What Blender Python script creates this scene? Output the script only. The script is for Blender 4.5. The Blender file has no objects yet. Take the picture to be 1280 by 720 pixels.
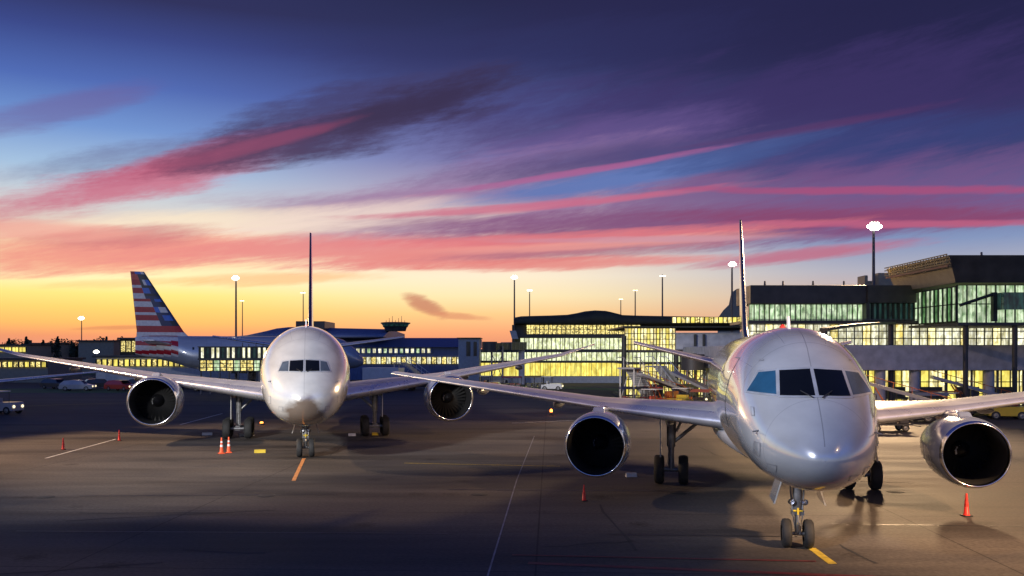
import bpy, bmesh, math, random
from mathutils import Vector, Matrix
from mathutils.bvhtree import BVHTree
random.seed(7)
PI=math.pi
C=bpy.context.scene.collection
F=1100.0; HOR=440.0; CAMH=5.2
def gx(px,d): return (px-640.0)*d/F            # metres right of the lens axis at distance d
def gz(py,d): return CAMH+(HOR-py)*d/F         # height above ground at distance d
def lin(r,g,b):
    f=lambda c:(c/255/12.92) if c/255<=0.04045 else ((c/255+0.055)/1.055)**2.4
    return (f(r),f(g),f(b),1.0)

# ---------------------------------------------------------------- materials
def newmat(name):
    m=bpy.data.materials.new(name); m.use_nodes=True
    nt=m.node_tree; b=nt.nodes['Principled BSDF']
    return m,nt,b
def mat(name,col,rough=0.5,metal=0.0,coat=0.0,var=0.15,scale=3.0,bump=0.0,spec=None,stretch=(1,1,1)):
    m,nt,b=newmat(name)
    tc=nt.nodes.new('ShaderNodeTexCoord'); mp=nt.nodes.new('ShaderNodeMapping'); mp.inputs['Scale'].default_value=stretch
    nt.links.new(tc.outputs['Object'],mp.inputs['Vector'])
    n=nt.nodes.new('ShaderNodeTexNoise'); n.inputs['Scale'].default_value=scale; n.inputs['Detail'].default_value=6
    nt.links.new(mp.outputs[0],n.inputs['Vector'])
    r=nt.nodes.new('ShaderNodeValToRGB')
    r.color_ramp.elements[0].position=0.3; r.color_ramp.elements[1].position=0.72
    c=Vector(col[:3]); r.color_ramp.elements[0].color=(*(c*(1-var)),1); r.color_ramp.elements[1].color=(*[min(1,v) for v in c*(1+var)],1)
    nt.links.new(n.outputs[0],r.inputs[0]); nt.links.new(r.outputs[0],b.inputs['Base Color'])
    mr=nt.nodes.new('ShaderNodeMapRange'); mr.inputs[3].default_value=max(0.02,rough*0.8); mr.inputs[4].default_value=min(1,rough*1.25)
    nt.links.new(n.outputs[0],mr.inputs[0]); nt.links.new(mr.outputs[0],b.inputs['Roughness'])
    b.inputs['Metallic'].default_value=metal; b.inputs['Coat Weight'].default_value=coat; b.inputs['Coat Roughness'].default_value=0.12
    if bump:
        bp=nt.nodes.new('ShaderNodeBump'); bp.inputs['Strength'].default_value=bump; bp.inputs['Distance'].default_value=0.02
        nt.links.new(n.outputs[0],bp.inputs['Height']); nt.links.new(bp.outputs[0],b.inputs['Normal'])
    return m
def emit(name,col,st):
    m,nt,b=newmat(name)
    b.inputs['Base Color'].default_value=(0.1,0.1,0.1,1); b.inputs['Emission Color'].default_value=col; b.inputs['Emission Strength'].default_value=st
    return m
def skin_mat(name,col,nose_stain=False,ring=1.9,seam=True,rough=0.22,frac=0.55):
    """painted aircraft skin: panel seams, faint streaks, grime"""
    m,nt,b=newmat(name); N=nt.nodes; L=nt.links
    tc=N.new('ShaderNodeTexCoord'); sp=N.new('ShaderNodeSeparateXYZ'); L.new(tc.outputs['Object'],sp.inputs[0])
    def M(op,a,c=None,d=None):
        n=N.new('ShaderNodeMath'); n.operation=op
        for i,v in enumerate([a,c,d]):
            if v is None: continue
            if isinstance(v,(int,float)): n.inputs[i].default_value=v
            else: L.new(v,n.inputs[i])
        return n.outputs[0]
    fr=M('FRACT',M('DIVIDE',M('ADD',sp.outputs[1],0.45),ring)); l1=M('MULTIPLY',M('LESS_THAN',fr,0.011),M('GREATER_THAN',sp.outputs[1],3.0))
    ang=M('ARCTAN2',sp.outputs[0],M('SUBTRACT',sp.outputs[2],3.9)); fr2=M('FRACT',M('ADD',M('DIVIDE',ang,0.6283),0.5)); l2=M('LESS_THAN',fr2,0.012)
    l2=M('MULTIPLY',l2,M('GREATER_THAN',sp.outputs[1],3.5))
    line=M('MAXIMUM',M('MAXIMUM',l1,l2),M('MULTIPLY',M('LESS_THAN',M('ABSOLUTE',M('SUBTRACT',sp.outputs[1],1.15)),0.009),0.5))
    if seam: line=M('MAXIMUM',line,M('MULTIPLY',M('LESS_THAN',M('ABSOLUTE',sp.outputs[0]),0.012),M('GREATER_THAN',sp.outputs[2],3.2)))
    n=N.new('ShaderNodeTexNoise'); n.inputs['Scale'].default_value=1.3; n.inputs['Detail'].default_value=7
    mp=N.new('ShaderNodeMapping'); mp.inputs['Scale'].default_value=(1,0.35,1.6); L.new(tc.outputs['Object'],mp.inputs[0]); L.new(mp.outputs[0],n.inputs['Vector'])
    r=N.new('ShaderNodeValToRGB'); c=Vector(col[:3])
    r.color_ramp.elements[0].position=0.3; r.color_ramp.elements[1].position=0.65
    r.color_ramp.elements[0].color=(*(c*0.84),1); r.color_ramp.elements[1].color=(*(c*1.0),1); L.new(n.outputs[0],r.inputs[0])
    mx=N.new('ShaderNodeMixRGB'); mx.inputs[2].default_value=(*(c*0.3),1); L.new(M('MULTIPLY',line,frac),mx.inputs[0]); L.new(r.outputs[0],mx.inputs[1])
    out=mx.outputs[0]
    if nose_stain:
        d=M('SQRT',M('ADD',M('POWER',M('MULTIPLY',sp.outputs[0],1.3),2.0),M('POWER',M('SUBTRACT',sp.outputs[2],2.05),2.0)))
        g=N.new('ShaderNodeMapRange'); g.inputs[1].default_value=1.35; g.inputs[2].default_value=0.95; L.new(M('ADD',d,M('MULTIPLY',M('SUBTRACT',n.outputs[0],0.5),0.9)),g.inputs[0])
        k=M('MULTIPLY',g.outputs[0],M('LESS_THAN',sp.outputs[1],6.0))
        m2=N.new('ShaderNodeMixRGB'); m2.inputs[2].default_value=(0.13,0.075,0.04,1); L.new(M('MULTIPLY',k,0.85),m2.inputs[0]); L.new(out,m2.inputs[1]); out=m2.outputs[0]
    L.new(out,b.inputs['Base Color'])
    b.inputs['Roughness'].default_value=rough; b.inputs['Metallic'].default_value=0.22; b.inputs['Coat Weight'].default_value=1.0; b.inputs['Coat Roughness'].default_value=0.06; b.inputs['Coat IOR'].default_value=1.8
    bp=N.new('ShaderNodeBump'); bp.inputs['Strength'].default_value=0.25; bp.inputs['Distance'].default_value=0.02
    n2=N.new('ShaderNodeTexNoise'); n2.inputs['Scale'].default_value=0.9; n2.inputs['Detail'].default_value=2; L.new(tc.outputs['Object'],n2.inputs['Vector'])
    L.new(n2.outputs[0],bp.inputs['Height']); L.new(bp.outputs[0],b.inputs['Coat Normal']); L.new(bp.outputs[0],b.inputs['Normal'])
    return m
MT={}
MT['skin']=skin_mat('aircraft_paint_white',(0.54,0.55,0.56))
MT['skin2']=skin_mat('aircraft_paint_pearl',(0.68,0.67,0.64),nose_stain=True,frac=0.4)
MT['skin3']=skin_mat('aircraft_paint_silver',(0.42,0.45,0.50),seam=False,rough=0.35)
MT['wing']=mat('wing_paint_grey',(0.42,0.43,0.46),0.32,0.1,0.2,0.12,1.5)
MT['slat']=mat('bare_metal_slat',(0.72,0.73,0.78),0.28,0.75,0,0.08,2)
MT['chrome']=mat('polished_inlet_metal',(0.82,0.82,0.84),0.16,1.0,0,0.06,3)
MT['cowl']=mat('cowl_paint_blue_grey',(0.30,0.36,0.50),0.25,0.35,0.5,0.12,1.5)
MT['cowl2']=mat('cowl_paint_silver',(0.50,0.51,0.56),0.25,0.4,0.5,0.12,1.5)
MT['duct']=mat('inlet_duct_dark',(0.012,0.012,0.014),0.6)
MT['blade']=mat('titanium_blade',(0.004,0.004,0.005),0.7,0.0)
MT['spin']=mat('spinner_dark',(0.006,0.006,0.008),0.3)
MT['rubber']=mat('tyre_rubber',(0.02,0.02,0.021),0.75,0,0,0.3,8)
MT['hub']=mat('wheel_hub_metal',(0.25,0.25,0.25),0.4,0.6)
MT['strut']=mat('gear_strut_grey',(0.20,0.20,0.21),0.35,0.5,0,0.3,6)
MT['darkglass']=mat('cockpit_glass_dark',(0.004,0.005,0.007),0.06,0,0,0.1,2)
MT['darkglass'].node_tree.nodes['Principled BSDF'].inputs['Specular IOR Level'].default_value=0.22
MT['blueglass']=mat('cockpit_glass_blue',(0.02,0.085,0.16),0.08,0.0,0.5,0.2,2)
MT['greyglass']=mat('cockpit_glass_grey',(0.07,0.09,0.12),0.1,0.0,0.3,0.2,2)
MT['frame']=mat('window_frame_pale',(0.58,0.60,0.62),0.3,0.5)
MT['line']=mat('door_outline_grey',(0.16,0.16,0.18),0.5)
MT['yellow']=mat('safety_yellow',(0.55,0.40,0.03),0.5)
MT['red']=mat('signal_red',(0.60,0.03,0.02),0.5)
MT['orange']=mat('cone_orange',(0.75,0.10,0.03),0.5)
MT['cred']=mat('cone_red',(0.75,0.03,0.02),0.45)
MT['louvre']=mat('louvre_bronze',(0.20,0.17,0.08),0.6)
MT['trim']=mat('eave_brown',(0.10,0.035,0.03),0.6)
MT['white']=mat('white_plastic',(0.7,0.7,0.7),0.5)
MT['navy']=mat('flag_blue',(0.008,0.02,0.09),0.35)
MT['navy2']=mat('flag_black_blue',(0.008,0.010,0.025),0.35)
MT['blue2']=mat('flag_mid_blue',(0.03,0.13,0.5),0.35)
MT['flagred']=mat('flag_red',(0.38,0.008,0.02),0.35)
MT['flagwhite']=mat('flag_white',(0.58,0.56,0.56),0.35)
MT['flagpink']=mat('flag_light_red',(0.55,0.07,0.05),0.35)
MT['concrete']=mat('facade_concrete',(0.52,0.51,0.52),0.8,0,0,0.2,1.5,0.2)
MT['fascia']=mat('dark_bronze_fascia',(0.06,0.058,0.05),0.55,0.2,0,0.3,1)
MT['tan']=mat('tan_panel',(0.30,0.26,0.18),0.6,0,0,0.15,2)
MT['darkroof']=mat('dark_green_roof',(0.04,0.04,0.022),0.7,0,0,0.35,0.6)
MT['mullion']=mat('mullion_dark',(0.03,0.033,0.03),0.5,0.4)
MT['blueroof']=mat('blue_metal_roof',(0.13,0.16,0.28),0.45,0.4,0,0.2,1.0,0.0,None,(6,1,1))
MT['lightwall']=mat('light_wall',(0.45,0.45,0.43),0.7)
MT['steel']=mat('galvanised_pole',(0.10,0.10,0.11),0.5,0.6)
MT['asphaltdark']=mat('black_plastic',(0.02,0.02,0.022),0.6)
MT['bridge']=mat('jet_bridge_grey',(0.05,0.05,0.055),0.5,0.3,0,0.25,1.5)
MT['lamp']=emit('flood_lamp_lit',lin(255,246,226),14)
MT['lampw']=emit('flood_lamp_lit_warm',lin(255,225,160),7)
MT['headlight']=emit('vehicle_lamp_lit',lin(255,235,190),1.8)
MT['beacon']=emit('beacon_lit_orange',(1.0,0.22,0.03,1),9)
MT['bark']=mat('bark',(0.06,0.045,0.03),0.9)
MT['leaf']=mat('dark_foliage',(0.045,0.055,0.025),0.8,0,0,0.4,0.8)
MT['leaf2']=mat('olive_foliage',(0.07,0.07,0.03),0.8,0,0,0.4,0.8)

def window_mat(name,c1,c2,dark,st,scale=1.0,amt=0.5,stretch=(1,1,0.45)):
    """a lit room behind glass: columns, people and furniture break up the light"""
    m,nt,b=newmat(name); N=nt.nodes; L=nt.links
    g=N.new('ShaderNodeNewGeometry'); oi=N.new('ShaderNodeObjectInfo')
    mp=N.new('ShaderNodeMapping'); mp.inputs['Scale'].default_value=tuple(s*scale for s in stretch); L.new(g.outputs['Position'],mp.inputs[0])
    n=N.new('ShaderNodeTexNoise'); n.inputs['Scale'].default_value=3.6; n.inputs['Detail'].default_value=6; L.new(mp.outputs[0],n.inputs['Vector'])
    v=N.new('ShaderNodeTexVoronoi'); v.inputs['Scale'].default_value=3.2; v.distance='CHEBYCHEV'; L.new(mp.outputs[0],v.inputs['Vector'])
    r=N.new('ShaderNodeValToRGB'); r.color_ramp.elements[0].position=0.35; r.color_ramp.elements[1].position=0.62
    r.color_ramp.elements[0].color=c2; r.color_ramp.elements[1].color=c1; L.new(n.outputs[0],r.inputs[0])
    r2=N.new('ShaderNodeValToRGB'); r2.color_ramp.elements[0].position=0.25; r2.color_ramp.elements[1].position=0.45
    r2.color_ramp.elements[0].color=(0,0,0,1); r2.color_ramp.elements[1].color=(1,1,1,1)
    sep=N.new('ShaderNodeSeparateColor'); L.new(v.outputs['Color'],sep.inputs[0]); L.new(sep.outputs[0],r2.inputs[0])
    a=N.new('ShaderNodeMath'); a.operation='MULTIPLY'; a.inputs[1].default_value=amt
    inv=N.new('ShaderNodeMath'); inv.operation='SUBTRACT'; inv.inputs[0].default_value=1.0; L.new(r2.outputs[0],inv.inputs[1]); L.new(inv.outputs[0],a.inputs[0])
    vs=N.new('ShaderNodeTexNoise'); vs.inputs['Scale'].default_value=1.0; vs.inputs['Detail'].default_value=3; mq=N.new('ShaderNodeMapping'); mq.inputs['Scale'].default_value=(5.5,5.5,0.12); L.new(g.outputs['Position'],mq.inputs[0]); L.new(mq.outputs[0],vs.inputs['Vector'])
    rv=N.new('ShaderNodeValToRGB'); rv.color_ramp.elements[0].position=0.40; rv.color_ramp.elements[0].color=(0.55,0.52,0.42,1); rv.color_ramp.elements[1].position=0.52; rv.color_ramp.elements[1].color=(1,1,1,1); L.new(vs.outputs[0],rv.inputs[0])
    mz=N.new('ShaderNodeMixRGB'); mz.blend_type='MULTIPLY'; mz.inputs[0].default_value=0.85; L.new(r.outputs[0],mz.inputs[1]); L.new(rv.outputs[0],mz.inputs[2])
    mx=N.new('ShaderNodeMixRGB'); mx.inputs[2].default_value=dark; L.new(a.outputs[0],mx.inputs[0]); L.new(mz.outputs[0],mx.inputs[1])
    mr=N.new('ShaderNodeMapRange'); mr.inputs[3].default_value=st*1.25; mr.inputs[4].default_value=st*1.8; L.new(oi.outputs['Random'],mr.inputs[0])
    L.new(mx.outputs[0],b.inputs['Emission Color']); L.new(mr.outputs[0],b.inputs['Emission Strength'])
    b.inputs['Base Color'].default_value=(0.03,0.03,0.03,1); b.inputs['Roughness'].default_value=0.15
    return m
MT['winwarm']=window_mat('lit_glass_warm',lin(255,247,190),lin(214,190,96),(0.08,0.06,0.015,1),1.15,1.0,0.55)
MT['winyel']=window_mat('lit_glass_yellow',lin(248,234,120),lin(220,196,80),(0.12,0.09,0.015,1),1.0,0.6,0.30)
MT['wingreen']=window_mat('lit_glass_green_white',lin(226,246,208),lin(140,178,124),(0.03,0.06,0.03,1),0.72,1.0,0.45)
MT['windgreen']=window_mat('lit_glass_dim_green',lin(130,190,120),lin(52,90,52),(0.01,0.03,0.012,1),0.55,0.8,0.5)
MT['winwhite']=window_mat('lit_glass_white',lin(250,250,228),lin(205,200,150),(0.10,0.09,0.05,1),0.9,1.2,0.5)
MT['winspark']=window_mat('lit_glass_sparkle',lin(255,240,160),lin(190,160,60),(0.02,0.02,0.008,1),1.0,1.5,0.75,(1,1,1))
MT['winpale']=window_mat('lit_glass_pale',lin(244,250,216),lin(196,206,140),(0.07,0.08,0.04,1),0.95,1.0,0.45)
MT['windark']=mat('unlit_glass',(0.02,0.03,0.03),0.12)
MT['winteal']=window_mat('dim_teal_glass',lin(30,62,58),lin(12,22,22),(0.004,0.006,0.006,1),0.6,0.8,0.4)

# ---------------------------------------------------------------- mesh helpers
class MB:
    def __init__(s): s.v=[]; s.f=[]; s.m=[]; s.sm=[]
    def add(s,vs,fs,mi=0,smooth=False,mis=None):
        o=len(s.v); s.v+= [tuple(v) for v in vs]
        for k,f in enumerate(fs):
            s.f.append([i+o for i in f]); s.m.append(mis[k] if mis else mi); s.sm.append(smooth)
        return s
    def box(s,x0,x1,y0,y1,z0,z1,mi=0,M=None):
        vs=[Vector(p) for p in [(x0,y0,z0),(x1,y0,z0),(x1,y1,z0),(x0,y1,z0),(x0,y0,z1),(x1,y0,z1),(x1,y1,z1),(x0,y1,z1)]]
        if M: vs=[M@v for v in vs]
        return s.add(vs,[(0,3,2,1),(4,5,6,7),(0,1,5,4),(1,2,6,5),(2,3,7,6),(3,0,4,7)],mi)
    def cyl(s,a,b,r0,r1=None,n=14,mi=0,cap=True,smooth=True):
        a=Vector(a); b=Vector(b); r1=r0 if r1 is None else r1
        d=(b-a).normalized(); u=d.orthogonal().normalized(); w=d.cross(u)
        vs=[];
        for c,r in((a,r0),(b,r1)):
            for k in range(n):
                t=2*PI*k/n; vs.append(c+u*math.cos(t)*r+w*math.sin(t)*r)
        s.add(vs,[(k,(k+1)%n,n+(k+1)%n,n+k) for k in range(n)],mi,smooth)
        if cap:
            s.add(vs[:n],[tuple(reversed(range(n)))],mi); s.add(vs[n:],[tuple(range(n))],mi)
        return s
    def lathe(s,prof,c,axis='y',n=40,mi=0,mis=None):
        """prof: list of (along, radius)"""
        c=Vector(c); vs=[]
        for (a,r) in prof:
            for k in range(n):
                t=2*PI*k/n
                if axis=='y': vs.append(c+Vector((r*math.cos(t),a,r*math.sin(t))))
                elif axis=='x': vs.append(c+Vector((a,r*math.cos(t),r*math.sin(t))))
                else: vs.append(c+Vector((r*math.cos(t),r*math.sin(t),a)))
        fs=[];ms=[]
        for j in range(len(prof)-1):
            for k in range(n):
                fs.append((j*n+k,(j+1)*n+k,(j+1)*n+(k+1)%n,j*n+(k+1)%n)); ms.append(mis[j] if mis else mi)
        s.add(vs,fs,mi,True,ms); return s
    def loft(s,rings,mi=0,caps=True,mis=None,smooth=True):
        n=len(rings[0]); vs=[v for r in rings for v in r]; fs=[]; ms=[]
        for j in range(len(rings)-1):
            for k in range(n):
                fs.append((j*n+k,j*n+(k+1)%n,(j+1)*n+(k+1)%n,(j+1)*n+k)); ms.append(mis(j,k) if mis else mi)
        s.add(vs,fs,mi,smooth,ms)
        if caps:
            s.add(rings[0],[tuple(reversed(range(n)))],mi); s.add(rings[-1],[tuple(range(n))],mis(len(rings)-2,0) if mis else mi)
        return s
    def build(s,name,mats,parent=None,bevel=0):
        me=bpy.data.meshes.new(name); me.from_pydata(s.v,[],s.f)
        for m in (mats if isinstance(mats,(list,tuple)) else [mats]): me.materials.append(m)
        me.polygons.foreach_set('material_index',s.m); me.polygons.foreach_set('use_smooth',s.sm)
        bm=bmesh.new(); bm.from_mesh(me); bmesh.ops.recalc_face_normals(bm,faces=bm.faces); bm.to_mesh(me); bm.free()
        me.update()
        o=bpy.data.objects.new(name,me); C.objects.link(o)
        if parent: o.parent=parent
        if bevel:
            md=o.modifiers.new('bevel','BEVEL'); md.width=bevel; md.segments=2; md.limit_method='ANGLE'
        return o
def tag(o,label=None,cat=None,group=None,kind=None):
    if label: o['label']=label
    if cat: o['category']=cat
    if group: o['group']=group
    if kind: o['kind']=kind
    return o
def empty(name,loc,rz=0,**k):
    o=bpy.data.objects.new(name,None); C.objects.link(o); o.location=loc; o.rotation_euler=(0,0,rz); o.empty_display_size=0.3
    return tag(o,**k)
def copy_tree(o,parent=None):
    c=o.copy(); C.objects.link(c); c.parent=parent
    for ch in [x for x in bpy.data.objects if x.parent==o]: copy_tree(ch,c)
    return c
def kids(o): return [x for x in bpy.data.objects if x.parent==o]

# ---------------------------------------------------------------- aircraft
def interp(tab,y):
    """smooth interpolation of the section table in sqrt(y)"""
    ts=[math.sqrt(r[0]) for r in tab]; t=math.sqrt(max(0,y)); n=len(tab)
    i=0
    while i<n-2 and t>ts[i+1]: i+=1
    h=ts[i+1]-ts[i]; u=min(1,max(0,(t-ts[i])/h)); out=[]
    for c in range(1,len(tab[0])):
        def sl(j):
            if j<=0: return (tab[1][c]-tab[0][c])/(ts[1]-ts[0])
            if j>=n-1: return (tab[-1][c]-tab[-2][c])/(ts[-1]-ts[-2])
            a=(tab[j][c]-tab[j-1][c])/(ts[j]-ts[j-1]); b=(tab[j+1][c]-tab[j][c])/(ts[j+1]-ts[j])
            return 0 if a*b<=0 else 2*a*b/(a+b)
        p0,p1,m0,m1=tab[i][c],tab[i+1][c],sl(i)*h,sl(i+1)*h
        out.append((2*u**3-3*u**2+1)*p0+(u**3-2*u**2+u)*m0+(-2*u**3+3*u**2)*p1+(u**3-u**2)*m1)
    return out
def ring(tab,y,n):
    w,zt,zb,zc=interp(tab,y); r=[]
    for k in range(n):
        t=2*PI*k/n; s=math.sin(t)
        r.append(Vector((w*math.cos(t),y,zc+((zt-zc) if s>0 else (zc-zb))*s)))
    return r
def airfoil(x,yle,ch,z,th,n=11,droop=0):
    up=[];lo=[]
    for k in range(n+1):
        c=(1-math.cos(PI*k/n))/2
        t=5*th*(0.2969*math.sqrt(c)-0.126*c-0.3516*c*c+0.2843*c**3-0.1015*c**4)
        cam=0.02*math.sin(PI*c)
        up.append(Vector((x,yle+c*ch,z+(cam+t)*ch-droop*c))); lo.append(Vector((x,yle+c*ch,z+(cam-t)*ch-droop*c)))
    return up+lo[::-1][1:-1]
def wing_mesh(secs,side,mats,sub=5,sl=2,vertical=False,matf=None):
    rs=[]
    for i in range(len(secs)-1):
        for j in range(sub):
            u=j/sub; rs.append([a+(b-a)*u for a,b in zip(secs[i],secs[i+1])])
    rs.append(secs[-1]); rings=[]
    for s in rs:
        x,yle,ch,z,th=s
        r=airfoil(0,yle,ch,0,th)
        if vertical: rings.append([Vector((p.z,p.y,z)) for p in r])
        else: rings.append([Vector((side*x,p.y,p.z+z)) for p in r])
    n=len(rings[0])
    def mf(j,k):
        if matf: return matf(j,k,rings)
        return 1 if (k<sl or k>=n-sl) else 0
    mb=MB(); mb.loft(rings,0,True,mf); return mb
def wheel(parent,c,r,w,name='wheel'):
    mb=MB()
    p=[(-w/2,r*0.55),(-w/2,r*0.86),(-w*0.36,r*0.97),(-w*0.15,r),(w*0.15,r),(w*0.36,r*0.97),(w/2,r*0.86),(w/2,r*0.55)]
    mb.lathe(p,c,'x',28,0)
    mb.lathe([(-w*0.42,0.001),(-w*0.42,r*0.3),(-w*0.3,r*0.34),(-w*0.38,r*0.56)],c,'x',28,1)
    mb.lathe([(w*0.42,0.001),(w*0.42,r*0.3),(w*0.3,r*0.34),(w*0.38,r*0.56)],c,'x',28,1)
    return mb.build(name,[MT['rubber'],MT['hub']],parent)
def surf_patch(bvh,poly,off,nu=8,nv=6,origin_y=-8,side=None):
    """quad poly (bl,br,tr,tl) in front view (x,z) [or side view (y,z)] dropped on the hull"""
    vs=[]
    for j in range(nv+1):
        for i in range(nu+1):
            u=i/nu; v=j/nv
            p=[(poly[0][k]*(1-u)+poly[1][k]*u)*(1-v)+(poly[3][k]*(1-u)+poly[2][k]*u)*v for k in(0,1)]
            if side is None: h=bvh.ray_cast(Vector((p[0],origin_y,p[1])),Vector((0,1,0)))
            else: h=bvh.ray_cast(Vector((side*9,p[0],p[1])),Vector((-side,0,0)))
            if h[0] is None: return None
            nn=h[1]
            if side is None and nn.y>0: nn=-nn
            if side is not None and nn.x*side<0: nn=-nn
            vs.append(h[0]+nn*off)
    fs=[(j*(nu+1)+i,j*(nu+1)+i+1,(j+1)*(nu+1)+i+1,(j+1)*(nu+1)+i) for j in range(nv) for i in range(nu)]
    mb=MB(); mb.add(vs,fs,0,True); return mb
def grow(poly,g):
    cx=sum(p[0] for p in poly)/4; cz=sum(p[1] for p in poly)/4
    return [(p[0]+g*(1 if p[0]>cx else -1),p[1]+g*(1 if p[1]>cz else -1)) for p in poly]
def engine(root,x,y,z,r,L,P,wz):
    """turbofan: cowl > inlet lip, duct, fan, spinner, exhaust cone"""
    c=(x,y,z); mb=MB()
    mb.lathe([(0.16,r*0.93),(0.35,r*0.975),(0.8,r),(1.4,r*1.0),(L*0.55,r*0.97),(L*0.8,r*0.86),(L,r*0.72),(L-0.02,r*0.66),(L*0.7,r*0.62)],c,'y',56,0)
    mb.lathe([(1.02,r*0.996+0.006),(1.035,r*0.998+0.006)],c,'y',56,1); mb.lathe([(L*0.55,r*0.973+0.004),(L*0.55+0.02,r*0.972+0.004)],c,'y',56,1)
    e=mb.build('engine',[P['cowl'],MT['line']],root)
    mb=MB(); mb.lathe([(0.16,r*0.932),(0.06,r*0.915),(0.01,r*0.89),(0,r*0.875),(0.02,r*0.86),(0.08,r*0.85),(0.15,r*0.845)],c,'y',56,0); mb.build('inlet_lip',MT['chrome'],e)
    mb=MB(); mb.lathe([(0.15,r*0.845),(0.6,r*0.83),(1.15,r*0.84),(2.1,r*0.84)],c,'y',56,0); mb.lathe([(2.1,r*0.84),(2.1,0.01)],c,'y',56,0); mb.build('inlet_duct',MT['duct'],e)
    mb=MB(); nb=30
    for k in range(nb):
        t=2*PI*k/nb; vs=[]
        for (rr,tw,hw) in((r*0.26,0.5,0.10),(r*0.55,0.85,0.14),(r*0.82,1.1,0.16)):
            for s in(-1,1):
                a=t+s*hw*math.cos(tw)/rr*0.9+0.10*(rr/r); vs.append((x+rr*math.cos(a),y+1.75+s*hw*math.sin(tw)*0.8,z+rr*math.sin(a)))
        mb.add(vs,[(0,1,3,2),(2,3,5,4)],0,True)
    mb.build('fan',MT['blade'],e)
    mb=MB(); mb.lathe([(1.22,0.005),(1.28,r*0.08),(1.45,r*0.17),(1.65,r*0.25),(1.8,r*0.27)],c,'y',28,0)
    for k in range(7):
        t=k*0.55; rr=r*(0.05+0.02*k); t2=t+0.55; r2=r*(0.05+0.02*(k+1)); yy=lambda q:y+1.22+q/r*1.55-0.03
        mb.add([(x+rr*math.cos(t),yy(rr)-0.012,z+rr*math.sin(t)),(x+r2*math.cos(t2),yy(r2)-0.012,z+r2*math.sin(t2)),(x+(r2+.05)*math.cos(t2),yy(r2+.05)-0.012,z+(r2+.05)*math.sin(t2)),(x+(rr+.03)*math.cos(t),yy(rr+.03)-0.012,z+(rr+.03)*math.sin(t))],[(0,1,2,3)],1)
    mb.build('spinner',[MT['spin'],MT['frame']],e)
    mb=MB(); mb.lathe([(L*0.72,r*0.5),(L+0.25,r*0.44),(L+0.75,r*0.2),(L+1.15,0.02)],c,'y',36,0); mb.build('exhaust_cone',MT['hub'],e)
    mb=MB(); mb.loft([[Vector((x+sx*w,yy,zz)) for sx,yy,zz in((-1,y0,za),(1,y0,za),(1,y1,zb_),(-1,y1,zb_))] for w,y0,za,y1,zb_ in((0.22,y+0.9,z+r*0.9,y+L,z+r*0.6),(0.2,y+1.35,z+r*1.12,y+L+0.8,wz-0.1),(0.12,y+2.0,wz+0.12,y+L+1.4,wz+0.05))],0,True,None,False)
    mb.build('pylon',P['cowl'],root,0.05)
    return e
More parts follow.
